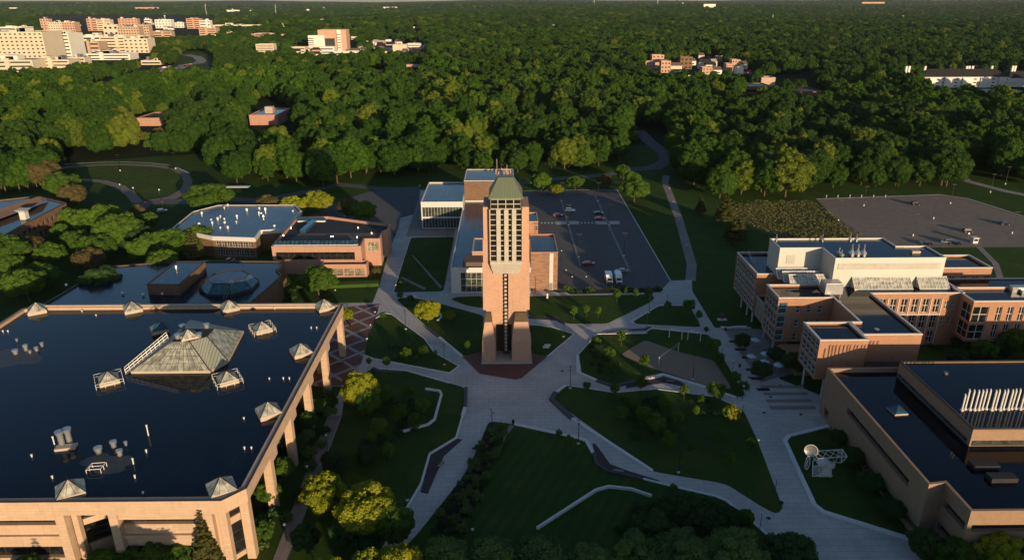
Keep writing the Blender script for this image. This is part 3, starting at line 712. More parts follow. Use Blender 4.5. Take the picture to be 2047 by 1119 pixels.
for i in range(8):m.tube((*O[i],8.95),(*I[i],11.45),.12,4)
o=m.build('lantern',['bronze','glass_teal','membrane_blue'],B)
m=MB()
for s_ in(-.5,.5):m.tube((x+2+s_,y-10,8.2),(x+3+s_,y-5,11.9),.07,4)
for k in range(9):t=k/8;m.tube((x+1.5+t,y-10+5*t,8.2+3.7*t),(x+2.5+t,y-10+5*t,8.2+3.7*t),.05,4)
m.build('ladder','metal_grey',B)
def rvent(root,p,z,r_=.5,h=1.2,mat='metal_galv'):
    x,y=G(*p,z);q=MB();q.cyl(x,y,z,z+h*.5,r_*.6,n=8);q.cyl(x,y,z+h*.5,z+h,r_,r_*.7,8);q.build('roof_vent',mat,root)
for p,h in(((353,538),1.6),((325,587),.8),((286,588),.6),((133,569),.8),((245,585),.6)):rvent(B,p,8.2 if p[1]>540 else 11.5,.5,h)
# flat blue roof with many vents
C=bthing('engineering_annex','flat blue roofed building dotted with white roof vents and a pale green cornice',-105,285)
P=GP([(425,473),(510,476),(521,461),(571,458),(603,422),(590,410),(437,410),(386,423),(345,456)],8)
P=P[::-1] if area(P)<0 else P
block(C,P,0,8,'brick_brown','membrane_blue',par=.4,pt=.4,cop='coping_white',wins={0:cols(math.dist(P[0],P[1]),7,1.8,1,1,(1,3),(4.4,6.4))})
m=MB();m.strip(P,.5,6.9,8.3,True);m.build('cornice','coping_white',C)
random.seed(3)
for p in((423,441),(425,446),(436,439),(449,438),(450,446),(441,432),(474,433),(473,443),(441,455),(456,456),(399,450),(404,427),(449,414),(456,410),(494,421),(519,417),(523,428),(527,434),(531,421),(518,426),(549,452),(586,422)):
    rvent(C,p,8.05,random.uniform(.35,.7),random.uniform(.7,1.5),random.choice(['metal_galv','metal_white']))
# pink brick building with a strip of skylights
D=bthing('pink_brick_building','two storey pink brick building with a strip of small skylights along its front edge',-65,258)
P=GP([(543,494),(722,494),(729,479),(760,479),(766,464),(776,461),(781,450),(738,445),(657,434),(594,435)],10);P=P[::-1] if area(P)<0 else P
i0=min(range(len(P)),key=lambda i:abs(P[i][0]-G(543,494,10)[0])+abs(P[i][1]-G(543,494,10)[1]));P=P[i0:]+P[:i0]
L0=math.dist(P[0],P[1])
block(D,P,0,9.6,'brick_pink','roof_dark',par=.9,pt=.5,cop='brick_pink',wins={0:{'w':[(1.2,L0-2.5,5.4,8.3)],'nx':-2.2,'ny':2,'depth':.6,'wmat':('bronze','glass_dark')},2:{'w':[(.8,max(1.5,math.dist(P[2],P[3])-.8),5.6,9.3)],'nx':3,'ny':2}},wmat=('coping_white','glass_blind'))
m=MB();q=GP([(560,491),(598,463),(760,463),(757,476),(729,476),(722,489)],10.2);m.face([(*p,9.9) for p in (q[::-1] if area(q)<0 else q)]);m.build('gravel_roof','roof_gravel',D)
y0=P[0][1];LX=[P[0][0]+4,y0-4.2];
block(D,rect(P[0][0]+18,G(739,544)[0],y0-4.2,y0-.02),0,4.3,'brick_pink','roof_dark',par=.7,pt=.35,cop='brick_pink',wins={0:{'w':cols(G(739,544)[0]-P[0][0]-18,4,3.2,.4,.6,(.8,3.4)),'nx':2,'ny':2}},wmat=('bronze','glass_blind'))
for k in range(20):
    x=P[0][0]+.8+k*1.5;q=MB();q.box(x-.12,x+1.3,y0+.55,y0+2.2,9.6,10.85);q.mi=1;q.prism(rect(x,x+1.15,y0+.6,y0+2.2),10.852,11.9,rect(x,x+1.15,y0+1.9,y0+2.2));q.build('skylight',['coping_white','skylight_blue'],D)
for k in range(10):
    a=G(595+k*5.4,441,10);q=MB();q.box(a[0],a[0]+1.3,a[1],a[1]+1.5,9.6,10.2);q.mi=1;q.prism(rect(a[0],a[0]+1.3,a[1],a[1]+1.5),10.2,11,rect(a[0],a[0]+1.3,a[1]+1.2,a[1]+1.5));q.build('skylight',['coping_white','skylight_blue'],D)
a=G(605,462,10.3);b=G(628,441,10.3);m=MB();m.strip([a,b],2.2,9.6,10.9);m.build('ridge_skylight','skylight_blue',D)
for p in((662,475),(666,475),(714,476),(743,468),(716,457),(582,457),(567,472)):rvent(D,p,9.9,.4,.9)
# left brown building
E_=bthing('brick_hall','long brown brick hall with a low sloping roof at the left edge among trees',-215,300)
P=GP([(-60,480),(-60,405),(60,392),(82,392),(133,404),(40,452),(0,475)],9)
P=P[::-1] if area(P)<0 else P
w_={i:cols(math.dist(P[i],P[(i+1)%len(P)]),int(math.dist(P[i],P[(i+1)%len(P)])/4)+1,1.6,.5,.5,(1,3.4),(5,7)) for i in range(len(P))}
block(E_,P,0,9,'brick_brown','membrane',par=.4,cop='bronze',wins=w_,wmat=('bronze','glass_dark'))
m=MB();a,b=G(-50,440,11),G(80,396,11);c,d=G(88,402,9.3),G(-50,455,9.3)
m.face([(*a,12.5),(*b,12.5),(*c,9.5),(*d,9.5)]);m.face([(*a,12.5),(*b,12.5),(b[0],b[1]+6,9.5),(a[0],a[1]+6,9.5)]);m.build('pitched_roof','roof_gravel',E_)
V=thing('vent_tower',(-197,288,0),'slender square concrete vent tower with a flared white cap beside the brown hall','tower')
m=MB();m.box(-198.1,-195.9,286.9,289.1,0,9.3)
m.mi=1
for k in(-.55,.15,.85):m.box(-198.15+k+.55,-197.75+k+.55,286.8,286.9,1,9.2)
m.build('shaft',['dark_stone','coping_tan'],V);m=MB();m.box(-198.2,-195.8,286.8,289.2,9.3,12.4);m.prism(rect(-198.2,-195.8,286.8,289.2),12.4,13.4,rect(-199.3,-194.7,285.8,290.2));m.build('cap','concrete_white',V)
# drama centre
Fb=bthing('theatre_building','theatre behind the tower with a glass lobby, tall brown stage house and long blue roof',-10,280)
x0,x1=-36.3,-18.4
m=MB();nb=11
block(Fb,rect(x0,x1,301.3,337),0,11.4,'coping_white','membrane_blue',par=.5,pt=.3,cop='coping_white',wins={0:{'w':[(.4,x1-x0-.4,5.2,9.6),(.4,x1-x0-.4,.3,4.7)],'nx':13,'ny':1},3:{'w':[(.4,35,5.2,10.4),(.4,35,.3,4.7)],'nx':16,'ny':1}},wmat=('coping_white','glass_green'))
s=rect(-18.3,3.6,314,337);block(Fb,s,0,17.6,'brick_brown','membrane_blue',par=.4,pt=.3,cop='coping_white')
for p in((992,349),(997,353),(1003,346),(1008,352),(1012,347),(1016,352),(1021,349)):rvent(Fb,p,17.7,.35,2.4,'brick_pink')
x,y=G(1014,352,17.7);q=MB();q.tube((x,y,17.6),(x,y,23),.12,5);q.build('mast','coping_tan',Fb)
x,y=G(994,340,17.7);q=MB();q.tube((x,y,17.6),(x,y,23),.12,5);q.build('mast','coping_tan',Fb)
fx0=G(901,536,9)[0];fy=G(901,536,9)[1]
block(Fb,[(fx0,fy),(8.2,fy),(8.2,313.8),(-18.3,313.8),(-18.3,301.1),(fx0,301.1)],0,8.6,'coping_white','membrane_blue',par=.5,pt=.3,cop='coping_white',wins={0:{'w':[(3.2,12,.4,7.4),(12.6,19,.4,3.8),(12.6,19,4.4,7.6),(20.4,29,.4,7.4)],'nx':-1.9,'ny':3}},wmat=('coping_white','glass_green'))
a=G(944,506,11);block(Fb,rect(a[0],6,a[1],a[1]+15),8.6,11.3,'brick_pink','membrane_blue',par=.3,cop='coping_tan')
a=G(925,533,9);block(Fb,rect(a[0],6,a[1]+.6,a[1]+7),8.6,10.4,'roof_gravel','roof_gravel',par=0)
bw=17.1-8.2
block(Fb,rect(8.25,17.4,229.8,250),0,13.1,'stone_mixed','membrane_blue',par=.5,pt=.3,cop='brick_pink')
m=MB();m.box(14.6,15.9,229.62,229.79,0,13.3);m.build('pilaster','concrete_white',Fb)
m=MB();m.box(14.75,15.75,229.5,229.61,.1,2.6);m.build('door','metal_grey',Fb)
a=G(1057,445,5);block(Fb,rect(8.3,a[0]+4,a[1],a[1]+14),0,5,'brick_orange','membrane_blue',par=.4,pt=.3,cop='coping_tan',wins={0:[(3.6,5,1.5,3.4)]})
for k in range(9):
    q=MB();x=x0+2+k*2
m=MB();m.tube((x0-.2,300.4,0),(x0-.2,300.4,6),.1,5);m.tube((-24,283,0),(-24,283,7),.08,5)
m.build('light_pole','black_metal',Fb)

# ============================================================ SCIENCE BUILDING, RIGHT
Hn=bthing('science_building','orange brick science building with teal glass bays and a big white penthouse',100,190)
FT=('coping_white','glass_teal')
lw=lambda L,z0,z1,n:[(.5,L-.5,z0,z1)]
def bays(L,n,zr):
    o=[]
    for i in range(n):
        a=.4+(L-.8)*i/n
        for z0,z1 in zr:o.append((a+.06,a+(L-.8)/n-.06,z0,z1))
    return o
block(Hn,rect(75,85,202,222),3.6,15.3,'brick_orange','membrane',cop='coping_white',wins={3:{'w':bays(20,6,((4,7),(7.6,10.8),(11.4,14.6))),'nx':2,'ny':2}},wmat=FT,fr=.16)
block(Hn,rect(75,89.99,183.5,193.5),2.6,15.3,'brick_orange','membrane',cop='coping_white',wins={3:{'w':bays(10,4,((3,6.4),(7,10.6),(11.2,14.7))),'nx':1,'ny':2},0:{'w':[(.25,2.6,z,z+3.4) for z in(3,7,11.2)]+[(5.2+3*k,6.4+3*k,z,z+2.2) for k in range(3) for z in(3,7.2,11.4)],'nx':1,'ny':2}},wmat=FT,fr=.14)
block(Hn,rect(75.6,87.29,157,167.5),5.3,15.3,'brick_orange','membrane',cop='coping_white',wins={3:{'w':bays(10.5,4,((5.7,8.6),(9.2,12),(12.5,15))),'nx':1,'ny':2},0:{'w':[]}},wmat=FT,fr=.16)
block(Hn,rect(75.5,85,193.55,201.95),3.0,8.9,'brick_orange','roof_dark',par=.1,wins={3:{'w':bays(8.4,3,((3.2,4.9),(5.1,6.8),(7,8.7))),'nx':3,'ny':2}},wmat=('coping_white','glass_cyan'))
HMP=[(87.32,160),(102,160),(102,186.3),(128,186.3),(128,217),(85.05,217),(85.05,193.55),(90.05,193.55),(90.05,167.6),(87.32,167.6)]
wl=[]
for k in range(6):
    c=3.6+k*3.05;wl+=[(c-.85,c+.85,10,14.3),(c-.85,c+.85,5.2,9.3),(c-.85,c+.85,.8,4.4)]
for k in range(3):
    c=21.6+k*1.9;wl+=[(c-.5,c+.5,11,13.6),(c-.5,c+.5,6.2,8.8)]
block(Hn,HMP,0,15.3,'brick_orange','membrane',cop='coping_white',wins={2:{'w':wl,'nx':2,'ny':2},8:{'w':[(13,24,z,z+.9) for z in(8,9.6,11.2,12.8)],'nx':1,'ny':1}},wmat=('coping_white','glass_dark'),fr=.14)
m=MB();m.box(103.8,122,186.12,186.28,9.45,9.65)
for k in range(7):x=103.9+k*3.05;m.box(x-.1,x+.1,186.1,186.26,0,14.5) if k not in(0,)else None
m.build('facade_trim','coping_white',Hn)
PHP=[(93.5,193.1),(125,193.1),(125,203.6),(116,203.6),(116,211.4),(81,211.4),(81,202.4),(93.5,202.4)]
block(Hn,PHP,15.31,23.6,'panel_white','membrane',par=.4,pt=.25,cop='coping_white')
m=MB();m.box(94.5,123.8,192.98,193.08,20.6,22.4);m.box(83.3,85.8,202.28,202.38,19,21.8);m.build('louvre_band','louvre',Hn)
def leanto(x0,x1,y0,y1,z0,z1,n):
    q=MB();q.mi=1;q.face([(x0,y0,z0+.35),(x1,y0,z0+.35),(x1,y1,z1),(x0,y1,z1)]);q.face([(x0,y0,z0+.35),(x0,y1,z1),(x0,y1,z0)]);q.face([(x1,y0,z0+.35),(x1,y1,z0),(x1,y1,z1)]);q.mi=0
    q.box(x0-.1,x1+.1,y0-.2,y0+.1,z0,z0+.45);q.box(x0-.1,x1+.1,y1-.12,y1,z1-.05,z1+.15)
    for i in range(n+1):
        x=x0+(x1-x0)*i/n;q.tube((x,y0,z0+.4),(x,y1,z1+.03),.1,4)
    for t in(.33,.66):q.tube((x0,y0+(y1-y0)*t,z0+.4+(z1-z0-.35)*t),(x1,y0+(y1-y0)*t,z0+.4+(z1-z0-.35)*t),.05,4)
    q.build('sloped_skylight',['metal_white','skylight_glass'],Hn)
a=G(1700,574,15.5)[0];b=G(1815,574,15.5)[0];c=G(1829,574,15.5)[0];d=G(1888,574,15.5)[0]
leanto(a,b,190.2,192.9,15.3,18.3,17);leanto(c,d,190.2,192.9,15.3,18.3,9)
for k in range(3):
    y=193.8+k*2.7;q=MB();x0_,x1_=81.0-k*.9+1,92.6-k*.7
    leanto(x0_,x1_,y,y+2.2,15.4,18.0,12)
q=MB();q.box(88.3,93.2,185.2,189,16.2,19.3)
for k in range(6):q.box(88.3+.1,93.1,185.3+k*.62,185.6+k*.62,19.3,19.45)
for x in(88.8,92.8):q.box(x-.1,x+.1,185.5,185.7,15.3,16.2);q.box(x-.1,x+.1,188.3,188.5,15.3,16.2)
q.build('cooling_unit','metal_galv',Hn)
def cone(p,z,h,r_):
    x,y=G(*p,z);q=MB();q.cyl(x,y,z,z+.5,r_*1.1,n=10);q.cyl(x,y,z+.5,z+h*.45,r_,r_*.3,10);q.cyl(x,y,z+h*.45,z+h,r_*.22,n=8);q.build('roof_vent','metal_galv',Hn)
for p,h,r_ in(((1677,509),1.8,.55),((1682,513),1.8,.7),((1702,510),3,.85),((1714,510),3,.85),((1726,510),3,.85),((1644,482),2,.5),((1700,481),2,.5),((1712,481),2,.5),((1552,481),1.8,.5)):cone(p,23.62,h,r_)
q=MB();x,y=G(1830,507,23.7);q.box(x-1.2,x+1.2,y-.6,y+.6,23.6,24.3);q.build('roof_hatch','coping_tan',Hn)
for x,y,z in((78.4,157.6,5.3),(76.2,164,5.3),(75.5,214,3.6),(75.5,208,3.6),(75.5,203,3.6),(75.5,184.5,2.6),(75.5,192,2.6),(84,157.8,5.3)):
    q=MB();q.cyl(x,y,0,z,.28,n=8);q.build('column','concrete_white',Hn)
for p in((1500,518),(1497,512),(1503,524),(1508,528)):
    x,y=G(*p,15.3);q=MB();q.tube((x,y,15.3),(x-.2,y,17),.1,5);q.build('roof_pipe','metal_white',Hn)
x,y=G(1752,662,15.4);q=MB();q.cyl(x,y,15.3,15.8,.6,n=8);q.build('roof_vent','metal_galv',Hn)
m=MB();m.box(76,90,168.5,182,0,2.6);m.build('base_wall','brick_orange',Hn)
# right block and back block
lb=[(.3,4.6,9.6,14.4),(.3,4.6,4.6,9)]
for k in range(9):c=7.5+k*3.1;lb+=[(c-.75,c+.75,10,14.3),(c-.75,c+.75,5,9.2)]
block(Hn,rect(127,170,180.2,190.5),3.8,15.3,'brick_orange','membrane',cop='coping_white',wins={0:{'w':lb,'nx':2,'ny':2},3:{'w':[(5.5,10,4.6,9),(5.5,10,9.6,14.4)],'nx':2,'ny':2}},fr=.14)
block(Hn,rect(128.1,149,207,219),0,15,'brick_orange','membrane',cop='coping_white',wins={0:{'w':[(1+3.6*k,2.8+3.6*k,8.6,13) for k in range(6)]+[(1+3.6*k,2.8+3.6*k,3,7) for k in range(6)],'nx':2,'ny':2}},fr=.14)
block(Hn,rect(128,170,180.21+10.3,207-.1),0,12,'brick_orange','membrane',par=.3,cop='coping_white')
q=MB();x,y=G(2040,583,15.5);q.box(x-3,x+3,y-1,y+1,15.3,16.8);q.box(x-1,x+5,y-2.2,y-1.1,15.3,16.2);q.build('rooftop_unit','metal_galv',Hn)
m=MB();m.strip([(104,178),(112,168),(125,168)],.5,0,2.4);tag(m.build('garden_wall','brick_eecs'),'low brown wall in the shaded yard below the science building','wall')

# ============================================================ ELECTRICAL BUILDING, LOWER RIGHT
K=bthing('research_building','brown brick building with black roofs and a row of white exhaust stacks, lower right corner',110,125)
KP=[(78.2,99.2),(165,99.2),(165,150),(75,150),(75,106.4),(78.2,106.9)]
block(K,KP,0,11.2,'brick_eecs','membrane',par=1.0,pt=.4,cop='brick_eecs',wins={0:{'w':[(.8,16,7.9,9.3),(.8,16,3,4.4),(17.5,40,7.9,9.3)],'nx':-3,'ny':1},5:{'w':[(.6,7.1,7.8,9.2),(.6,7.1,2.8,4.4)],'nx':1,'ny':1},3:{'w':[(12,38,7.4,9.0),(20,43,1.2,2.4),(2,4,1,3)],'nx':1,'ny':1}},wmat=('bronze','glass_dark'),depth=.9)
block(K,rect(90.2,165,119.5,147.5),11.21,14.8,'brick_eecs','membrane',par=.35,pt=.3,cop='bronze',wins={0:{'w':[(.3,74,11.3,12.5)],'nx':-4,'ny':1},3:{'w':[(.3,27,11.3,12.3)],'nx':-4,'ny':1}},wmat=('bronze','glass_green'))
xs0,ys0=G(1921,820,15);xs1,_=G(2046,818,15)
for k in range(19):
    x=xs0+k*(xs1-xs0)/15.;y=ys0+random.uniform(-.25,.25);q=MB();h=4.5 if k else 3.6;q.cyl(x,y,14.7,15.1,.36,n=8);q.cyl(x,y,15.1,14.7+h,.17,n=8);q.tube((x,y,14.7+h),(x+.1,y+.3,14.7+h+.15),.14,6);q.build('exhaust_stack','railing_white',K)
x,y=G(1793,824,11.3);o=pyramid(x,y,3.0,11.2,ang=.1,mat='skylight_blue',par=K,curb=.35)
for p in((1965,935),(2000,960)):
    x,y=G(*p,11.3);q=MB();q.box(x-2.4,x+2.4,y-1,y+1,11.2,12.1);q.build('roof_hatch','roof_dark',K)
x,y=G(1890,750,14.8);q=MB();q.cyl(x,y,14.7,15.3,.5,n=8);q.build('roof_vent','metal_grey',K)
m=MB();m.box(88,104,150.2,158,0,9.5);m.mi=1;m.face([(88,150.2,9.51),(104,150.2,9.51),(104,158,9.51),(88,158,9.51)]);m.build('link',['brick_eecs','roof_dark'],K)
m=MB();m.prism([(75,150.1),(84,150.1),(84,156.5),(78,156.5)],0,7);m.build('entrance_block','brick_eecs',K)
# unseen block added outside the frame, stepped in height to cast the plaza's shade
CASTER=bthing('plaza_shade_caster','tall brick block standing right of the camera, outside the photograph',70,-15)
block(CASTER,rect(33,46,-25,0),0,23.3,'brick_tan','roof_dark',wins={2:cols(13,3,2,1,1,*[(2+4*i,4+4*i) for i in range(5)])})
block(CASTER,rect(46.01,118,-25,0),0,30,'brick_tan','roof_dark',wins={2:cols(72,14,2,2,2,*[(2+4*i,4+4*i) for i in range(7)])})
block(CASTER,rect(118.02,190,-25,0),0,23.8,'brick_tan','roof_dark',wins={2:cols(71,14,2,2,2,*[(2+4*i,4+4*i) for i in range(5)])})
block(CASTER,rect(92,115,-20,-4),30.1,38.6,'brick_tan','roof_dark',par=.3)

# ============================================================ FAR BUILDINGS
AUTO=[]
def farb(name,label,px0,px1,yt,yb,dep,wm,nr=4,grid_=0,cat='building',group=None,roof='far_roof',zoff=0,par=.6,root=None,dark='glass_dark'):
    x0,Y=G(px0,yb);k=0
    for _ in range(3):
        zt=terrain((x0+G(px1,yb)[0])/2,Y);x0,Y=G(px0,yb,zt)
    x1=G(px1,yb,zt)[0];Y1=Y
    d=ray((px0+px1)/2,yt);z=CH+d[2]*Y/d[1]
    h=max(2.5,z-zt)
    tp=19*1450/Y;AUTO.append([(px0-1,yb-3),(px1+1,yb-3),(px1+1,yb+tp*.62),(px0-1,yb+tp*.62)])
    r=root or thing(name,((x0+x1)/2,Y+dep/2,zt),label,cat,group)
    L=x1-x0;w_=[]
    if nr:
        fh=h/nr
        for i in range(nr):
            za,zb=zt+i*fh+fh*.3,zt+i*fh+fh*.66
            if grid_:
                for j in range(grid_):c=L*(j+.5)/grid_;w_.append((c-L/grid_*.24,c+L/grid_*.24,za,zb))
            else:w_.append((L*.04,L*.96,za,zb))
    block(r,rect(x0,x1,Y,Y+dep),zt,zt+h-.01,wm,roof,par=par,pt=.8,cop=wm,wins={0:{'w':w_,'nx':1,'ny':1,'fr':.05,'depth':.5}},wmat=(wm,dark))
    return r,(x0,x1,Y,Y+dep,zt,zt+h)
# white apartments, right
W1,(x0,x1,y0,y1,zt,zh)=farb('apartment_building','long white apartment building with a dark hipped roof and chimneys, right edge beyond the wood',1842,2016,158,178,26,'far_white',3,14,roof='shingle')
m=MB();m.prism(rect(x0-1,x1+1,y0-1,y1+1),zh+.7,zh+8,rect(x0+10,x1-10,y0+11,y1-11));m.build('hipped_roof','shingle',W1)
for k in range(5):
    m=MB();x=x0+8+k*(x1-x0-16)/4;m.box(x-4,x+4,y0-1.6,y0-.02,zt,zh);m.build('projecting_bay','far_white',W1)
m=MB();m.box(x0-1.2,x0+7,y0-1.0,y0-.03,zt,zh-.1);m.build('brick_bay','brick_orange',W1)
for px,py in((1818,142),(1824,142),(1856,149),(1940,144),(1945,140),(1952,143),(1991,147),(2033,149),(2038,149)):
    a=W1.location;X=(px-1842)/(2016-1842)*(x1-x0)+x0;q=MB();q.box(X-1,X+1,y0+12,y0+14,zh+2,zh+11);q.build('chimney','far_white',W1)
m=MB();m.prism(rect(x1+1,x1+50,y0+4,y1+6),zt,zh-1);m.mi=1;m.prism(rect(x1,x1+52,y0+3,y1+7),zh-1,zh+5,rect(x1+8,x1+44,y0+12,y1-3));m.build('side_wing',['far_white','shingle'],W1);m=MB();m.prism(rect(x0-16,x0-1,y0+10,y1+6),zh-3,zh+5,rect(x0-6,x0-2,y0+14,y1));m.build('rear_roof','shingle',W1)
farb('parking_deck','low pale parking deck with open sides, beside the trees at the right edge',1955,2060,190,201,30,'far_white',1,cat='parking deck')
# brick flats beyond the wood, right
for i,(a,b,t,bt,w_,l) in enumerate([(1291,1310,125,143,'far_red','left end of the brick flats'),(1322,1341,124,147,'far_red','dark gabled brick flat beside it'),(1304,1328,112,130,'far_red','upper brick flat with pale railings'),(1360,1384,116,140,'brick_brown','shaded brick flat with a flat roof'),(1404,1424,137,155,'far_red','ribbed brick flat lower down'),(1416,1432,128,142,'brick_brown','small dark brick flat'),(1452,1466,130,146,'far_red','brick flat with tall windows'),(1463,1480,122,140,'far_red','square brick flat catching the sun'),(1434,1452,115,126,'far_red','rearmost brick flat of the cluster')]):
    farb('brick_flat',f'{l}, in the wood at right',a,b,t,bt,14,w_,3,3,group='brick flats beyond the wood')
farb('white_shed','white shed with a dark door, beside the brick flats',1474,1487,138,150,14,'far_white',0)
farb('tan_block','plain tan brick block standing above the far car park',1521,1549,158,180,16,'brick_tan',0)
farb('flat_roof_hall','flat pale roofed hall below the tan brick block',1488,1545,176,190,35,'brick_brown',1,roof='far_roof')
farb('white_pavilion','small white columned pavilion at the tree edge',1488,1508,204,212,8,'far_white',1,4)
farb('plant_room','pale blue grey box on a dark roof in the wood, right',1622,1652,192,207,14,'metal_grey',1)
farb('mall_building','low dark roofed building between trees, right',1590,1640,186,212,40,'brick_brown',0,roof='roof_gravel')
farb('bus','long white coach parked by the brick flats',1371,1393,152,158,3,'far_white',1,6,cat='bus',par=.1)
# left mid buildings in the wood
farb('brick_laboratory','pink brick laboratory with a blue roof and a rooftop box in the wood, upper left',501,558,230,249,38,'brick_pink',0,roof='membrane_blue',par=.6)
a=G(540,222,10);W_=thing('rooftop_box',(a[0],a[1],9),'small tan rooftop box on the pink brick laboratory','box');q=MB();q.box(a[0]-3,a[0]+3,a[1]-2,a[1]+3,9,14);q.build('body','coping_tan',W_)
farb('pavilion','low square brick pavilion with a pale blue roof in the wood, upper left',275,328,235,250,32,'brick_pink',0,roof='membrane_blue',par=.4)
farb('pavilion','small lower annexe with a blue roof right of the brick pavilion',336,350,243,253,12,'brick_tan',0,roof='membrane_blue')
# veterans hospital and its town
V1,e=farb('hospital_tower','white and red brick hospital tower with glass front, far centre left',640,696,60,104,30,'far_red',0)
x0,x1,y0,y1,zt,zh=e;sc=(x1-x0)/56
m=MB();m.box(x0-18*sc,x0+14*sc,y0-8,y0-.5,zt,zh-9*sc);m.build('white_wing','far_white',V1)
m=MB();m.box(x0+38*sc,x0+46*sc,y0-3,y0-.5,zt,zh+.5);m.build('white_shaft','far_white',V1)
m=MB();m.box(x0+14*sc+.2,x0+33*sc,y0-5,y0-.5,zt+6*sc,zh-15*sc);m.build('glass_front','glass_green',V1)
for k in range(6):
    q=MB();q.box(x0-17.9*sc,x0-7*sc,y0-8.2,y0-8.02,zt+6*sc+k*4*sc,zt+7.4*sc+k*4*sc);q.build('window','glass_dark',V1)
    q=MB();q.box(x0+38.4*sc,x0+45.6*sc,y0-3.2,y0-3.02,zt+8*sc+k*5*sc,zt+9.2*sc+k*5*sc);q.build('window','glass_dark',V1)
for a,b,t,bt,d,w_,n_,l in((600,670,94,107,20,'far_white',2,'low white wing with long windows before the hospital tower'),(585,612,94,110,20,'far_tan',3,'open parking deck left of the hospital tower'),(670,735,103,111,18,'far_white',1,'white houses with dark gables before the hospital tower'),(787,815,90,108,20,'far_tan',0,'grey box building with a tower at its corner'),(815,842,88,103,20,'far_white',3,'white office with dark windows right of the grey box'),(762,790,98,106,25,'far_white',1,'low white roofed shop left of the grey box'),(745,770,82,90,20,'far_red',1,'small brick house group behind the shops'),(772,783,80,88,16,'far_white',1,'white gabled house behind the shops'),(515,550,88,112,18,'far_tan',7,'tan apartment tower standing alone in the far wood'),(810,842,131,146,14,'far_red',2,'pink brick house half hidden behind the golden tree'),(740,765,142,150,12,'far_red',1,'pink brick flats left of the golden tree'),(762,773,148,154,10,'far_red',1,'small pink brick annexe by the flats'),(510,555,66,72,30,'far_red',1,'long reddish brick hall far left of centre'),(564,578,68,76,20,'far_red',1,'short reddish brick hall'),(700,722,74,79,30,'far_white',1,'low white slab just right of the hospital tower')):
    farb('town_building',l,a,b,t,bt,d,w_,n_,0,roof='shingle' if 'gable' in l else 'far_roof',group='buildings of the far town')
# big hospital, upper left
HS=[(-20,20,68,120,50,'far_tan',7,4,'tan hospital block at the left frame edge with small windows'),(10,97,62,121,55,'far_tan',8,9,'largest tan hospital block with a grid of windows'),(96,147,66,115,45,'far_white',7,0,'white rounded hospital block with dark ribbon windows'),(148,168,84,104,25,'far_tan',0,0,'plain tan block between the hospital wings'),(168,202,82,106,30,'brick_tan',3,0,'brown hospital wing in half shade'),(148,240,70,88,40,'far_white',2,0,'long white hospital wing with a flat roof'),(205,258,72,102,30,'far_tan',5,0,'tan hospital wing with ribbon windows'),(252,300,76,104,30,'far_tan',4,5,'right end of the hospital with deep windows'),(288,304,82,102,20,'far_tan',5,0,'stepped parking deck at the hospital end'),(175,262,106,118,30,'far_white',2,0,'white parking deck below the hospital'),(-30,70,118,142,40,'far_tan',3,0,'long curved podium of the hospital, left'),(70,142,118,138,30,'far_tan',3,0,'stepped podium of the hospital, middle'),(140,172,113,127,20,'far_tan',2,0,'small tan deck at the podium end'),(-30,48,150,162,25,'far_tan',0,0,'low tan roof among trees at the left edge'),(284,323,120,128,14,'far_tan',1,0,'low tan bridge building by the highway'),
(86,103,36,62,20,'far_red',5,3,'red brick stair tower behind the hospital'),(100,128,43,62,30,'far_tan',4,6,'tan laboratory behind the hospital'),(128,153,43,62,30,'far_red',4,5,'brick laboratory behind the hospital'),(178,198,36,60,20,'far_red',5,0,'tall pinkish slab behind the hospital'),(197,225,38,60,20,'far_tan',5,0,'tall tan slab beside the pinkish one'),(240,278,36,54,20,'far_red',4,6,'brick and white block behind the hospital'),(210,240,48,70,25,'far_tan',2,3,'tan block with a white top behind the hospital'),(240,282,52,78,25,'brick_tan',5,8,'orange brick block with small square windows'),(281,302,48,74,20,'brick_tan',5,4,'orange brick block at the end of the row'),(291,304,37,48,14,'far_white',2,0,'small white tower in the city'),(313,345,38,55,25,'far_white',3,5,'white city block with small windows'),(352,370,44,54,20,'far_white',2,3,'lower white city block'),(376,402,36,56,25,'far_red',5,0,'dark brick city block'),(402,423,40,56,20,'far_white',3,0,'white city block beside the dark brick one'),(401,435,55,72,25,'brick_tan',4,0,'brown office with ribbon windows'),(303,345,62,72,20,'brick_tan',2,0,'long low orange brick hall'),(428,520,49,56,25,'far_tan',1,0,'long pale city roof'),(448,470,64,70,20,'far_red',1,0,'small orange brick hall in the trees'),(0,60,52,66,30,'far_white',2,0,'white roofs behind the hospital at the left edge')]
for a,b,t,bt,d,w_,nr,gr,l in HS:
    r_,e=farb('hospital_block' if t>60 else 'city_block',l,a,b,t,bt,d,w_,nr,gr,group='blocks of the far hospital and city');x0,x1,y0,y1,zt,zh=e;hr=random.Random(a*7+t)
    for _ in range(3):
        u=x0+(x1-x0)*hr.uniform(.1,.75);q=MB();q.box(u,u+(x1-x0)*hr.uniform(.08,.22),y0+(y1-y0)*.3,y0+(y1-y0)*.7,zh-.5,zh+hr.uniform(2,6));q.build('plant_room',hr.choice(['far_white','far_tan','metal_grey']),r_)
    if nr and not gr and (x1-x0)>30:
        q=MB();u=x0+(x1-x0)*hr.uniform(.3,.6);q.box(u,u+6,y0-3,y0-.02,zt,zh+3);q.build('stair_shaft',w_,r_)
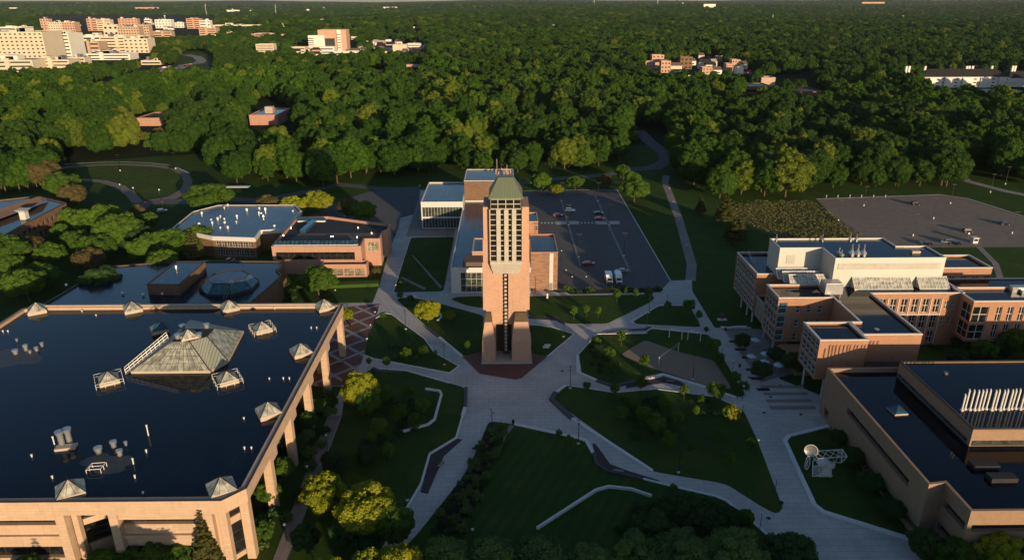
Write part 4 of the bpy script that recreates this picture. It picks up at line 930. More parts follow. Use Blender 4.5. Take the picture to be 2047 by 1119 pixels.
for k,(a,b,t,bt,l) in enumerate([(1329,1340,46,49,'upper low white shed in the far wood'),(1340,1357,50,56,'white house pair in the far wood'),(1408,1432,10,17,'large white house on the far ridge'),(272,318,13,16,'row of pale houses near the horizon, left'),(455,480,19,24,'pale house group far left of centre'),(767,795,14,17,'long orange roof near the horizon'),(640,660,38,42,'pale barn in the far woods'),(818,830,54,60,'white house behind the shops'),(788,798,66,69,'white roof in trees'),(952,958,34,38,'single white house in the far centre'),(614,624,18,21,'thin pale roof far left of centre'),(1475,1482,50,53,'tiny pale roof right of centre'),(1725,1770,7,10,'pale row near the horizon, right'),(20,36,13,17,'small white house near the horizon, far left'),(560,580,52,56,'white sheds in a row'),(610,617,61,64,'small pink house in far trees'),(740,748,118,122,'pale shed below the town'),(763,770,119,124,'white shed below the town')]):
    farb('distant_house',l,a,b,t,bt,20,'far_white' if k%3 else 'far_red',0,group='houses scattered in the far woods')
for px,t,bt in((331,20,30),(467,8,18),(649,9,14),(1054,4,7),(1366,3,6),(502,11,14)):
    x,y=G(px,bt+4,0);zt=terrain(x,y);s_=y/1450;h=(bt-t)*s_*1.0
    o=thing('water_tower',(x,y,zt),'tiny white water tower near the horizon','water tower','water towers near the horizon')
    q=MB();q.cyl(x,y,zt,zt+h*.75,s_*.5,n=6);q.build('stem','water_tank',o);q=MB();q.ball(x,y,zt+h*.85,s_*1.6,8);q.build('tank','water_tank',o)
for px,t,bt in((414,5,25),(553,8,24),(1316,3,14),(1189,5,14),(1545,33,50)):
    x,y=G(px,bt,0);zt=terrain(x,y);s_=y/1450
    q=MB();q.tube((x,y,zt),(x,y,zt+(bt-t)*s_),s_*.35,4);tag(q.build('radio_mast','metal_white'),'thin pale radio mast rising from the far woods','mast','radio masts in the far woods')

# little houses of the far town and along the ridges, each with its own roof
hp=[]
rgh=random.Random(21)
def house(px,py,l,gp):
    x,y=G(px,py);zt=terrain(x,y);x,y=G(px,py,zt);w_=rgh.uniform(9,18);d_=rgh.uniform(8,12);h=rgh.uniform(5,9)
    o=thing('house',(x,y,zt),l,'house',gp);a=rect(x-w_/2,x+w_/2,y-d_/2,y+d_/2);q=MB();q.prism(a,zt,zt+h,cap=False);q.build('wall',rgh.choice(['far_white','far_white','far_tan','far_red']),o)
    q=MB();q.prism(rect(x-w_/2-.5,x+w_/2+.5,y-d_/2-.5,y+d_/2+.5),zt+h,zt+h+4,rect(x-w_/2+1,x+w_/2-1,y-.1,y+.1));q.build('roof',rgh.choice(['shingle','roof_gravel','far_roof']),o)
    q=MB();q.box(x-w_*.3,x+w_*.3,y-d_/2-.06,y-d_/2-.02,zt+1.5,zt+3);q.build('window','glass_dark',o)
    tp=15*1450/y;AUTO.append([(px-3,py-2),(px+3,py-2),(px+3,py+tp*.8),(px-3,py+tp*.8)])
for i in range(46):house(rgh.uniform(705,860),rgh.uniform(80,112),'small pale house or shop among trees in the far town centre left','houses of the far town')
for i in range(16):house(rgh.uniform(560,640),rgh.uniform(96,118),'small pale house left of the red and white hospital tower','houses beside the hospital tower')
for i in range(20):house(rgh.uniform(430,640),rgh.uniform(48,80),'tiny pale roof in the woods between the city and the hospital tower','roofs in the far woods')
for i in range(26):house(rgh.uniform(300,2040),rgh.uniform(22,60),'tiny pale house deep in the far woods','houses deep in the woods')
for i in range(12):house(rgh.uniform(1290,1500),rgh.uniform(118,150),'small house between the brick flats in the wood at right','houses between the flats')
for i in range(14):house(rgh.uniform(0,440),rgh.uniform(44,60),'small pale city building behind the hospital','small city buildings')

# ============================================================ TREES
def crown_mesh(name,seed,Rr,z0,z1,nl,nleaf,leaf,mat,shape='round',core=.84):
    rg=np.random.default_rng(seed);Hh=(z1-z0)/2;zc=(z0+z1)/2;C=[];rad=[]
    if shape=='conifer':
        for i in range(nl):
            t=(i+.5)/nl;n=max(3,int(8*(1-t)+3));rr=Rr*(1-t)**.85*.72+.15
            for j in range(n):
                a=6.283*j/n+i*1.3+rg.uniform(-.3,.3);C.append((rr*math.cos(a)*.75,rr*math.sin(a)*.75,z0+(z1-z0)*t+rg.uniform(-.3,.3)));rad.append(max(.3,rr*.42))
    else:
        C.append((0,0,zc));rad.append(min(Rr,Hh)*.62)
        for i in range(nl):
            ph=math.acos(1-2*(i+.5)/nl*.88);a=i*2.39996+rg.uniform(-.5,.5);k=rg.uniform(.55,.78) if nl<50 else rg.uniform(.5,.86)
            C.append((Rr*k*math.sin(ph)*math.cos(a),Rr*k*math.sin(ph)*math.sin(a),zc+Hh*k*math.cos(ph)));rad.append(min(Rr,Hh)*(rg.uniform(.25,.44) if nl<50 else rg.uniform(.15,.31))*(1.15 if ph>1 else .95))
    C=np.array(C);rad=np.array(rad);sq=1 if shape!='conifer' else .45
    pr=rad**2/np.sum(rad**2);K=nleaf*2
    idx=rg.choice(len(rad),K,p=pr);d=rg.normal(size=(K,3));d/=np.linalg.norm(d,axis=1)[:,None]
    rr=rad[idx]*rg.uniform(.8,1.08,K);S=np.array([1,1,sq if shape=='conifer' else .9]);P=C[idx]+d*rr[:,None]*S
    keep=np.ones(K,bool)
    for j in range(len(rad)):
        dd=np.linalg.norm((P-C[j])/S,axis=1);keep&=~((dd<rad[j]*.8)&(idx!=j))
    P=P[keep][:nleaf];dn=d[keep][:nleaf];ix=idx[keep][:nleaf];n=len(P)
    nn=dn+rg.normal(size=(n,3))*.55+np.array([0,0,.25]);nn/=np.linalg.norm(nn,axis=1)[:,None]
    t=np.cross(nn,rg.normal(size=(n,3)));t/=np.linalg.norm(t,axis=1)[:,None];b=np.cross(nn,t)
    s=leaf*rg.uniform(.6,1.25,n)[:,None]*.5
    V=np.stack([P-t*s,P-b*s*.8,P+t*s,P+b*s*.8],1).reshape(-1,3)
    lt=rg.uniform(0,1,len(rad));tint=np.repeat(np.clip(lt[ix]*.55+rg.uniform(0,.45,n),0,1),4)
    # solid inner masses of each bough, tinted darker to stand in for inner shade
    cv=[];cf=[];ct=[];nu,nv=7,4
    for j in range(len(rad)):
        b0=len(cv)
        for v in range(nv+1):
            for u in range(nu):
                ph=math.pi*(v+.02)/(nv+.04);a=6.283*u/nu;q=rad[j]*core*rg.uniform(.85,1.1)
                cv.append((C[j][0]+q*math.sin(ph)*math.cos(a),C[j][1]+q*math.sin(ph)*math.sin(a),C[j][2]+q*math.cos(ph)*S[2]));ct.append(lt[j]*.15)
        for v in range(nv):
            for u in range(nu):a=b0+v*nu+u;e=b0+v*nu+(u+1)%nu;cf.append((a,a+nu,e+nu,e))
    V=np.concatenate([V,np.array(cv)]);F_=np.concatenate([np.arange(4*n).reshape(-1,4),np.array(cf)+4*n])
    me=bpy.data.meshes.new(name);me.vertices.add(len(V));me.vertices.foreach_set('co',V.astype(np.float32).ravel())
    me.loops.add(F_.size);me.loops.foreach_set('vertex_index',F_.astype(np.int32).ravel())
    me.polygons.add(len(F_));me.polygons.foreach_set('loop_start',np.arange(0,F_.size,4,dtype=np.int32))
    me.update(calc_edges=True)
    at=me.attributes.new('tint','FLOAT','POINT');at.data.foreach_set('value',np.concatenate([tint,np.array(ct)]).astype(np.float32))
    me.materials.append(M[mat]);return me
def trunk_mesh(name,h,r,z1,Rr,seed,mat='bark',nb=6):
    rg=random.Random(seed);m=MB();m.tube((0,0,-.3),(rg.uniform(-.2,.2),rg.uniform(-.2,.2),h),r,7,r*.7);p=(0,0,h)
    m.tube((0,0,h-.1),(rg.uniform(-.4,.4),rg.uniform(-.4,.4),h+(z1-h)*.6),r*.7,6,r*.25)
    for i in range(nb):
        a=6.283*i/nb+rg.uniform(-.4,.4);z=h*rg.uniform(.75,1.1);m.tube((0,0,z),(Rr*.6*math.cos(a),Rr*.6*math.sin(a),z+(z1-h)*rg.uniform(.3,.6)),r*.42,5,r*.12)
    me=bpy.data.meshes.new(name);me.from_pydata(m.v,[],m.f);me.materials.append(M[mat]);return me
PROTO={}
def proto(k,seeds,H,Rr,zb,nl,nleaf,leaf,mat,shape='round',bark='bark',tr=None,core=.84):
    PROTO[k]=[(crown_mesh('crown',s,Rr,zb,H,nl,nleaf,leaf,mat,shape,core),trunk_mesh('trunk',zb+ (H-zb)*.2,tr or H*.018,H*.8,Rr,s,bark)) for s in seeds]
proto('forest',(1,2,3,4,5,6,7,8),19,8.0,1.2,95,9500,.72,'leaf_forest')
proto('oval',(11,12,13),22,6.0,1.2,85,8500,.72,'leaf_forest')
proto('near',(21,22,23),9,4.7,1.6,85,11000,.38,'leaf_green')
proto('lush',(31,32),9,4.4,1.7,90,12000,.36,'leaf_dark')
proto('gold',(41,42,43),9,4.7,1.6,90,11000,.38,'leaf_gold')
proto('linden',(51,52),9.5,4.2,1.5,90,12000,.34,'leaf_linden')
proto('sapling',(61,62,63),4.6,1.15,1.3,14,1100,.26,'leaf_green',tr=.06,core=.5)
proto('gsapling',(66,),4.6,1.2,1.4,12,900,.3,'leaf_green',tr=.06,core=.5)
proto('open',(71,72,73),5.5,2.1,1.4,16,1900,.3,'leaf_green',tr=.08,core=.5)
proto('shrub',(81,82,83),1.8,1.3,0,14,900,.26,'leaf_linden',core=.5)
proto('dshrub',(86,87),1.8,1.4,0,14,900,.26,'leaf_dark',core=.5)
proto('conifer',(91,),15,4.0,1.2,15,9000,.5,'leaf_conifer','conifer',tr=.3)
proto('pine',(95,96),14,5.2,2.5,9,6000,.6,'leaf_conifer','conifer',tr=.3)
proto('brown',(98,),9,4.4,1.5,26,6000,.45,'leaf_brown')
HREF={k:v for k,v in dict(forest=19,oval=22,near=9,lush=9,gold=9,linden=9.5,sapling=4.6,gsapling=4.6,open=5.5,shrub=1.8,dshrub=1.8,conifer=15,pine=14,brown=9).items()}
trng=random.Random(77)
def tree(k,x,y,h,label,group=None,name='tree',z=0,wf=1,cat='tree'):
    cm,tm=trng.choice(PROTO[k]);s=h/HREF[k]
    o=thing(name,(x,y,z),label,cat,group);o.rotation_euler=(0,0,trng.uniform(0,6.28));o.scale=(s*wf,s*wf,s)
    c=bpy.data.objects.new('crown',cm);COL.objects.link(c);c.parent=o
    t=bpy.data.objects.new('trunk',tm);COL.objects.link(t);t.parent=o;return o
def bush(k,x,y,h,label,group=None,wf=1,z=.1):
    cm,_=trng.choice(PROTO[k]);s=h/HREF[k];c=bpy.data.objects.new('shrub',cm);COL.objects.link(c);c.location=(x,y,z);c.rotation_euler=(0,0,trng.uniform(0,6.28));c.scale=(s*wf,s*wf,s)
    return tag(c,label,'shrub',group)
# --- trees one can point at: (kind, base px, base py, height m, width factor, label)
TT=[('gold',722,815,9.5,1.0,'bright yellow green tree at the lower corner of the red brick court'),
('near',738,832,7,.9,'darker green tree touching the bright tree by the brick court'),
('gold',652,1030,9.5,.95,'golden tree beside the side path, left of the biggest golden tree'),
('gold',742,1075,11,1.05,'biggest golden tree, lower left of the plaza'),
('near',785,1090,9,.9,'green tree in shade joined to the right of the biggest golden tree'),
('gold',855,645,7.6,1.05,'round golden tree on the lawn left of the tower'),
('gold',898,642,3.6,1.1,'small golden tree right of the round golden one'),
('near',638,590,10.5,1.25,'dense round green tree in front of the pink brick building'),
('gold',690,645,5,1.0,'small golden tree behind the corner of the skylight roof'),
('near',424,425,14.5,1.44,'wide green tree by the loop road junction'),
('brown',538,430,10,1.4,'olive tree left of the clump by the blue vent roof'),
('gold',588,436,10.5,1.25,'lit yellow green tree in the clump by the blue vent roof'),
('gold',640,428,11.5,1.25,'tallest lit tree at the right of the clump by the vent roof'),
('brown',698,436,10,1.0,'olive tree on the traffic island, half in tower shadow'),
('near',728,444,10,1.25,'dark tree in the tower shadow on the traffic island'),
('near',1082,385,10.5,1.1,'bright green tree behind the parking lot left corner'),
('gold',1112,392,6,1.2,'yellow tree next to the bright green one behind the lot'),
('near',1150,380,7.5,1.3,'low dark tree on the verge behind the lot'),
('brown',1208,378,8,1.1,'olive tree on the verge behind the lot'),
('near',1245,362,9,1.0,'narrow green tree near the road junction'),
('near',1268,405,12,1.3,'large green tree at the far right corner of the central lot'),
('near',1262,380,10,1.0,'green tree behind the large one at the lot corner'),
('pine',1448,452,15,1.1,'tall golden pine standing before the wood, right of the curving path'),
('pine',1470,490,13,1.3,'dark broad pine in shade below the golden pine'),
('pine',1400,430,9,1.0,'small dark pine left of the golden pine'),
('brown',150,415,12.5,1.08,'brownish tree inside the loop road, left'),
('pine',390,520,13.1,1.16,'flat topped pine at the left end of the vent roof'),
('near',345,520,13.1,1.16,'spreading green tree left of the flat topped pine'),
('near',300,525,11.8,1.16,'spreading green tree in the middle of the left grove'),
('near',245,500,15.8,1.16,'tall bright tree in the middle of the left grove'),
('near',215,470,14.5,0.98,'green tree at the top of the left grove'),
('near',200,525,11.8,1.16,'green tree at the lower left of the grove'),
('near',160,505,9.9,1.16,'low green tree right of the vent tower'),
('near',108,535,10.5,1.08,'green tree just right of the vent tower foot'),
('near',145,460,10.5,0.90,'green tree at the end of the brown hall'),
('near',125,480,7.9,0.90,'small green tree before the brown hall'),
('near',22,540,14.5,1.16,'bright green tree at the left frame edge'),
('near',35,590,9.2,1.08,'low tree at the left edge above the skylight roof'),
('near',85,570,9.2,1.08,'low tree left of the blue flat roof corner'),
('near',35,555,9.2,0.98,'rounded tree below the bright one at the left edge'),
('lush',480,585,4,1.1,'small dark tree behind the octagonal lantern'),
('near',484,540,5,1.1,'small tree between the vent roof and lantern'),
('brown',752,548,3.2,1.2,'bare brown shrub like tree at the pink building corner'),
('brown',280,445,9.2,0.98,'dark rounded tree at the drive near the loop road'),
('near',300,460,8.5,0.98,'green tree on the verge by the drive'),
('conifer',420,1150,13.5,.95,'dark spruce in front of the arcade building, lower left'),
('near',60,1160,5,1.2,'green shrub tree at the foot of the lower left facade'),
('near',215,1150,5.5,1.2,'bright green tree at the foot of the lower left facade'),
('near',262,1148,5.5,1.1,'green tree under the angled bay of the facade'),
('near',312,1145,6,1.1,'green tree left of the spruce'),
('near',352,1140,5.5,1.1,'green tree touching the spruce'),
('near',545,905,5.5,.9,'tree against the arcade, upper of the row'),
('near',570,955,5,.9,'tree against the arcade, second of the row'),
('near',538,1005,5.5,1.0,'bright tree against the arcade, third of the row'),
('near',523,1080,4.5,1.0,'small bright tree below the arcade row'),
('lush',616,860,5,1.0,'dark tree between arcade and side path, upper'),
('lush',598,905,4.5,1.0,'dark tree between arcade and side path, middle'),
('near',632,830,4.6,1.0,'green tree at the end of the arcade by the brick court'),
('lush',612,1100,5.5,1.0,'dark green bush like tree beside the lower side path'),
('lush',690,1090,6,1.1,'dark tree under the golden pair'),
('lush',668,940,5,1.1,'dark tree above the left golden tree'),
('lush',735,925,4.5,1.1,'dark tree above the biggest golden tree'),
('lush',730,1120,5,1.1,'dark tree at the bottom edge left of the pale walk'),
('linden',890,1190,11.1,1.0,'round green tree at the bottom edge, first right of the pale walk'),
('linden',985,1190,11.1,1.0,'round green tree at the bottom edge, second right of the pale walk'),
('linden',1077,1192,11.6,1.0,'round green tree at the bottom edge below the dry stone wall'),
('linden',1180,1196,10.6,1.0,'lower round tree at the bottom edge, centre'),
('linden',1262,1190,11.4,1.0,'round tree at the bottom edge, right of centre'),
('linden',1360,1185,12.1,1.0,'big round tree at the bottom edge below the curving walk'),
('linden',1462,1185,12.1,1.05,'big dark round tree at the bottom edge by the walk'),
('lush',1570,1178,10,1.1,'darkest round tree at the bottom edge by the broad walk'),
('gold',742,1190,9.5,.7,'yellow treetop at the bottom edge beside the walk end'),
('gold',800,1196,10.5,.8,'yellow treetop peeking over the walk end at the bottom'),
('gold',655,1200,8,.9,'yellow treetop at the bottom edge near the side path'),
('lush',1300,1110,8.5,1.1,'dark tree standing above the bottom row, centre right'),
('lush',1360,1050,6.5,1.3,'dark spreading tree just below the curving walk'),
('lush',1400,1080,6.5,1.2,'dark tree between the walk and the bottom row'),
('lush',1445,1060,5.5,1.1,'dark tree at the bend of the walk'),
('near',1488,1052,3.6,.9,'small tree at the walk edge near the round lamp'),
('near',1905,1150,7,1.0,'tree against the lower right brick building, left'),
('gold',1985,1160,9,.9,'lit tree in the lower right corner'),
('near',2040,1165,8.5,.9,'tree at the right frame edge, bottom corner'),
('lush',1840,1120,6,1.1,'dark bush like tree at the corner of the brown building'),
('near',2015,715,8.5,1.1,'bright green tree in front of the right science wing'),
('near',1960,725,6.5,1.0,'green tree left of the bright one at the right wing'),
('lush',1910,735,5,1.2,'dark tree in the yard under the right wing'),
('near',1975,590,5,1.1,'green tree behind the back science block'),
('near',2010,590,4.5,1.1,'second green tree behind the back science block'),
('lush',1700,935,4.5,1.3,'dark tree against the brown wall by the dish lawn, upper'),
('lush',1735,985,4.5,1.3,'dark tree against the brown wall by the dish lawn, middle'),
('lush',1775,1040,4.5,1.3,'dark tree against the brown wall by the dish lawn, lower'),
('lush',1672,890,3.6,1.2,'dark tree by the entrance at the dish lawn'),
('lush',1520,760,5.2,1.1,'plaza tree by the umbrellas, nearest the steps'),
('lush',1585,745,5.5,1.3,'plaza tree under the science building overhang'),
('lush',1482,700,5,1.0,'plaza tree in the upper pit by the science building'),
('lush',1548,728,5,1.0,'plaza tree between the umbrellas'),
('lush',1560,1010,.9,1,'tiny clipped bush at the lawn tip')]
G2=[(60,345),(20,360),(95,372),(130,400),(75,372),(0,385),(-20,500),(0,560),(60,600),(120,600),(100,575),(150,575),(185,545),(235,545),(275,500),(285,545),(330,560),(270,470),(180,470),(370,545),(400,500),(330,495),(70,520),(-10,470),(210,600),(160,560)]
for i,(px,py) in enumerate(G2):
    if i%2 and py>420:continue
    x,y=G(px,py);tree(('near','near','brown','near','lush')[i%5],x,y,trng.uniform(8.5,12.5) if py>420 else 15,'leafy tree in the grove along the left side, crowns touching','trees of the left grove',wf=trng.uniform(.95,1.2),name='tree')
SS=[('gsapling',1146,640,5.0,'sapling in the sun patch, first from the tower'),('gsapling',1172,634,4.2,'sapling in the sun patch, second from the tower'),('gsapling',1195,636,4.0,'sapling in the sun patch, third from the tower'),
('sapling',1233,606,5.2,'young tree on the upper lawn below the white vans'),('sapling',1252,592,3.4,'slim young tree right of the one below the vans'),('sapling',1270,600,4.2,'young tree under the hedge row, middle'),('open',1296,600,4.0,'broad young tree under the hedge row, right'),
('open',1334,622,3.4,'young tree at the top edge of the small triangle lawn'),('open',1377,628,5.0,'dense young tree at the path corner'),('sapling',1396,648,4.6,'dark slim young tree at the small triangle tip'),('sapling',1357,640,3.6,'faint young tree inside the small triangle lawn'),
('gsapling',1241,694,5.5,'golden sapling left of the sand court'),('gsapling',1287,742,5.0,'golden sapling at the lower rim of the sand court'),('open',1215,722,4.5,'young tree in the bed left of the sand court'),('open',1190,700,4.5,'pale young tree near the lawn corner'),('open',1228,748,4,'young tree on the dark slope below the sand court'),
('open',1425,712,5.5,'dark young tree beside the steel frames'),('sapling',1410,672,3,'little young tree at the end of the frames'),('open',1432,735,4.6,'dark young tree at the right rim of the sand court lawn'),('open',1468,772,4.2,'young tree by the broad walk, above the lamp'),('open',1484,790,4.0,'young tree at the lower tip of the court lawn'),
('open',1428,805,5.6,'dark round young tree over the curving paving'),('open',1280,782,4.4,'young tree at the dark paving bend'),('open',1172,785,3.2,'young tree at the walk near the black pole'),('open',1228,792,3.6,'small young tree along the thin kerb'),
('gold',1460,845,4.4,'small bright golden tree near the broad walk'),('sapling',1366,800,4.6,'slim young tree above the large right lawn'),('sapling',1400,815,3.8,'slim young tree in the bed right of the track'),('sapling',1388,838,3.8,'thin young tree lower in the bed'),
('open',1432,890,4.2,'young tree with a red mulch ring, upper'),('open',1454,935,3.8,'young tree with a red mulch ring, lower'),('open',1497,905,3.6,'young tree at the lawn edge along the broad walk'),('sapling',1378,915,4.4,'pale slim tree in the lower right lawn'),('open',1335,900,5,'young tree in the group on the right lawn, lower right'),('open',1310,870,5.6,'young tree in the group on the right lawn, middle'),('open',1285,850,5,'young tree in the group on the right lawn, upper'),('open',1260,825,4.6,'young tree in the group on the right lawn, top left'),('open',1242,845,4.2,'young tree in the group on the right lawn, left'),('open',1325,832,5.2,'young tree in the group on the right lawn, top right'),('open',1350,855,4.4,'young tree in the group on the right lawn, right'),
('sapling',1116,882,3.2,'small dark sapling behind the thick kerb'),('sapling',1137,902,4.2,'sapling in front of the thick kerb'),
('sapling',935,704,3.8,'slim sapling on the lawn left of the tower base'),('sapling',773,740,4.2,'young tree at the paving band left of the plaza'),('sapling',738,735,3.2,'small dark tree behind the bright yellow green tree'),('open',766,640,3,'dark young tree at the tip of the left triangle lawn'),
('open',812,722,4.4,'young tree in the rain garden of the left triangle, left'),('open',848,715,3.6,'young tree in the rain garden of the left triangle, middle'),('sapling',870,716,2.8,'young tree in the rain garden of the left triangle, right'),
('open',801,600,3.2,'young tree at the corner of the big shaded lawn, left'),('open',821,606,3,'young tree at the corner of the big shaded lawn, right'),('sapling',800,580,3.5,'thin tree by the worn track'),
('open',845,830,5.2,'young tree inside the bent seat wall'),('open',832,862,5,'young tree below the bent seat wall end'),('sapling',777,925,5.2,'slim tree on the lower left lawn'),('open',760,875,5.4,'young tree in the dark group, lower left lawn, left'),('open',800,845,5,'young tree in the dark group, lower left lawn, right'),('open',815,800,5,'young tree in the dark group, lower left lawn, top'),('open',775,805,5,'young tree in the dark group, lower left lawn, top left'),('sapling',745,895,4.5,'slim tree beside the bright yellow green tree shade'),
('open',1040,655,1.8,'small bush tree right beside the tower'),('sapling',1081,662,1.6,'tiny sapling on the lawn right of the tower'),
('sapling',1004,866,2.6,'little tree at the head of the rain garden'),('open',1345,985,2,'tuft tree on the kerb of the curving walk')]
for k,px,py,h,wf,l in TT:
    x,y=G(px,py);tree(k,x,y,h,l,name='conifer' if k in('conifer','pine') else 'tree',wf=wf)
for k,px,py,h,l in SS:
    x,y=G(px,py);tree(k,x,y,h,l,group='young trees on the plaza lawns',name='young_tree',z=.1,wf=trng.uniform(.85,1.1))
# --- shrubs
rg=random.Random(9)
def scatter(P,n,k,h0,h1,label,group,wf=1.2,mind=1.2):
    n=int(n*.66);W_=GP(P);xs=[p[0] for p in W_];ys=[p[1] for p in W_];c=0;pts=[]
    for _ in range(n*30):
        x,y=rg.uniform(min(xs),max(xs)),rg.uniform(min(ys),max(ys))
        if inpoly(x,y,W_) and all((x-a)**2+(y-b)**2>mind**2 for a,b in pts):
            pts.append((x,y));bush(rg.choice(k),x,y,rg.uniform(h0,h1),label,group,wf)
            if len(pts)>=n:break
scatter([(975,855),(1012,862),(985,925),(955,1000),(925,1065),(860,1065),(905,985),(940,925)],85,['shrub','shrub','dshrub'],.7,2.0,'leafy shrub in the long rain garden strip beside the pale walk','rain garden shrubs',1,1.3)
scatter([(1134,583),(1322,576),(1324,582),(1140,588)],22,['dshrub','shrub'],1.0,1.5,'dark clipped shrub in the hedge row before the white vans','hedge shrubs by the parking lot',1.3,1.6)
x,y=G(1136,582);bush('shrub',x,y,1.9,'bright green shrub at the left end of the hedge row',None,1.4)
x,y=G(1176,581);bush('shrub',x,y,1.5,'lime green low shrub second from the left in the hedge row',None,1.3)
scatter([(765,690),(830,688),(872,712),(880,728),(790,716)],26,['shrub','dshrub'],.5,1.3,'low shrub in the rain garden of the left triangle lawn','left rain garden shrubs',1,1.2)
scatter([(1165,700),(1200,690),(1240,720),(1225,760),(1180,745)],22,['dshrub','shrub'],.5,1.4,'low shrub on the slope left of the sand court','sand court shrubs',1.1,1.6)
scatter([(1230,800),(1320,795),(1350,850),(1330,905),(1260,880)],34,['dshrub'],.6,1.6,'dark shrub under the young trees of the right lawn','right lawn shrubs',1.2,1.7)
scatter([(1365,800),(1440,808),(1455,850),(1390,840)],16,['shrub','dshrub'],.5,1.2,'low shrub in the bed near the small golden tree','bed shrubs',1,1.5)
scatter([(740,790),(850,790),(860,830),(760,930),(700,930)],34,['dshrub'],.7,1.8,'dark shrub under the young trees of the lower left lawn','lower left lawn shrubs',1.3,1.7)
scatter([(665,780),(680,800),(600,1000),(545,1100),(520,1119),(500,1060),(560,900),(610,810)],46,['dshrub','shrub'],1,2.6,'shrub along the foot of the arcade','arcade shrubs',1.2,1.6)
scatter([(1665,870),(1700,860),(1790,960),(1835,1075),(1810,1070),(1700,960)],30,['dshrub'],1,2.2,'dark shrub at the foot of the brown wall by the dish','dish lawn shrubs',1.3,1.6)
scatter([(1300,1000),(1440,1005),(1500,1050),(1480,1119),(1300,1119),(1230,1060)],36,['dshrub'],1,2.6,'dark shrub between the curving walk and the bottom row','lower right shrubs',1.4,2)
scatter([(60,1119),(390,1119),(390,1150),(60,1170)],26,['shrub','dshrub'],1,2.5,'shrub at the foot of the lower left facade','facade shrubs',1.3,1.6)
scatter([(1850,1090),(2047,1085),(2047,1140),(1850,1140)],24,['shrub','dshrub'],1,2.5,'shrub at the foot of the lower right facade','lower right facade shrubs',1.3,1.6)
scatter([(1840,690),(2047,700),(2047,722),(1870,722)],22,['dshrub'],1,2.6,'dark shrub in the yard below the right wing','yard shrubs',1.4,2)
scatter([(560,560),(608,566),(600,600),(545,600)],14,['dshrub'],1,2,'dark shrub beside the commons garden','garden shrubs',1.3,1.5)
scatter([(545,590),(420,590),(410,560),(380,575)],0,['dshrub'],1,2,'x','x')
# clipped hedge lit by the sun
m=MB();P=GP([(655,573),(758,569)]);m.strip([P[0],((P[0][0]+P[1][0])/2,(P[0][1]+P[1][1])/2),P[1]],3.4,.1,1.3);hm=m.build('hedge','leaf_green');tag(hm,'long clipped bright green hedge on the bank below the pink brick building','hedge')
# --- the wood: nearest 300 as trees, the rest one mass of stuff
BASE=[(-400,390),(0,392),(60,380),(105,362),(122,325),(140,312),(330,308),(440,312),(452,365),(560,372),(670,378),(700,362),(740,348),(800,352),(830,346),(1040,350),(1130,345),(1200,342),(1240,325),(1262,262),(1340,258),(1350,340),(1375,385),(1420,400),(1500,395),(1560,398),(1640,388),(1760,380),(1890,378),(1925,352),(1960,360),(2047,382),(2500,390)]
def basey(px):
    for (a,b),(c,d) in zip(BASE,BASE[1:]):
        if a<=px<=c:return b+(d-b)*(px-a)/(c-a)
    return 400
HOLES=[[(490,215),(585,210),(602,240),(592,318),(480,318)],[(262,235),(360,232),(368,265),(354,305),(260,305)],[(340,217),(500,217),(505,236),(400,238),(340,245)],
[(1250,262),(1285,248),(1345,300),(1345,360),(1262,340)],[(1835,155),(2100,150),(2100,222),(1940,216),(1835,204)],[(1515,160),(1560,158),(1560,200),(1515,205)],[(1470,140),(1520,140),(1520,172),(1470,172)],[(1480,178),(1550,178),(1556,205),(1480,212)],[(1485,205),(1510,205),(1512,222),(1482,222)],[(1600,190),(1660,190),(1668,226),(1610,240)],
[(360,160),(250,186),(240,150),(330,128),(350,132)],[(345,168),(348,134),(372,100),(418,102),(438,128),(420,165)],[(140,200),(195,162),(330,142),(335,172),(240,198),(190,208)],
[(-60,100),(310,85),(312,132),(180,150),(100,160),(-60,168)],[(80,30),(435,30),(440,80),(310,90),(80,80)],[(580,100),(700,88),(745,112),(720,130),(600,128)],[(780,92),(850,92),(850,122),(780,125)],[(745,85),(790,80),(790,112),(745,112)],[(510,100),(555,100),(555,118),(510,120)],
[(1285,128),(1395,120),(1440,140),(1490,135),(1495,170),(1400,172),(1290,168)],[(-40,150),(52,150),(52,182),(-40,182)],[(735,138),(775,138),(778,166),(735,166)],[(805,140),(850,140),(850,158),(805,160)],[(1905,345),(2100,380),(2100,408),(1900,375)],[(410,142),(440,142),(440,160),(400,160)],[(1400,120),(1440,112),(1440,135),(1405,140)]]
HOLES+=AUTO+[[(1548,152),(1625,150),(1640,190),(1550,192)]]
rg=random.Random(4);pts=[]
TOWN=[(430,50),(860,50),(860,130),(560,130),(430,90)]
def ok(x,y,px,py):
    if inpoly(px,py,TOWN) and rg.random()<.3:return False
    if py>basey(px):return False
    return not any(inpoly(px,py,h) for h in HOLES)
y=330.
while y<13500:
    # spacing widens with distance, where single crowns can no longer be told apart
    sp=10.4 if y<1100 else 10.4+(y-1100)*.0085;ws=sp/10.4
    X=y*.75+60;x=-X
    while x<X:
        xx,yy=x+rg.uniform(-.45,.45)*sp,y+rg.uniform(-.45,.45)*sp;zt=terrain(xx,yy);px,py=proj(xx,yy,zt)
        if -110<px<2160 and py>-12 and ok(xx,yy,px,py):
            big=math.sin(xx*.013+1)*math.sin(yy*.011)*.5+math.sin(xx*.0041-yy*.0033)*.5
            gap=math.sin(xx*.031+yy*.017)*math.sin(yy*.027-xx*.012+2)+.6*math.sin(xx*.071+3*math.sin(yy*.02))*math.sin(yy*.06)
            if not(rg.random()<.06+.10*(yy>800) or (gap>.82 and yy>430)):
                pts.append((xx,yy,zt,min(ws,2.8),min(1.3,rg.choice((.62,.8,.95,1.05,1.15,1.3))*rg.uniform(.92,1.08)*(1+.24*big))*(1 if y<800 else .8)))
        x+=sp
    y+=sp*.92
pts.sort(key=lambda p:p[0]**2+p[1]**2)
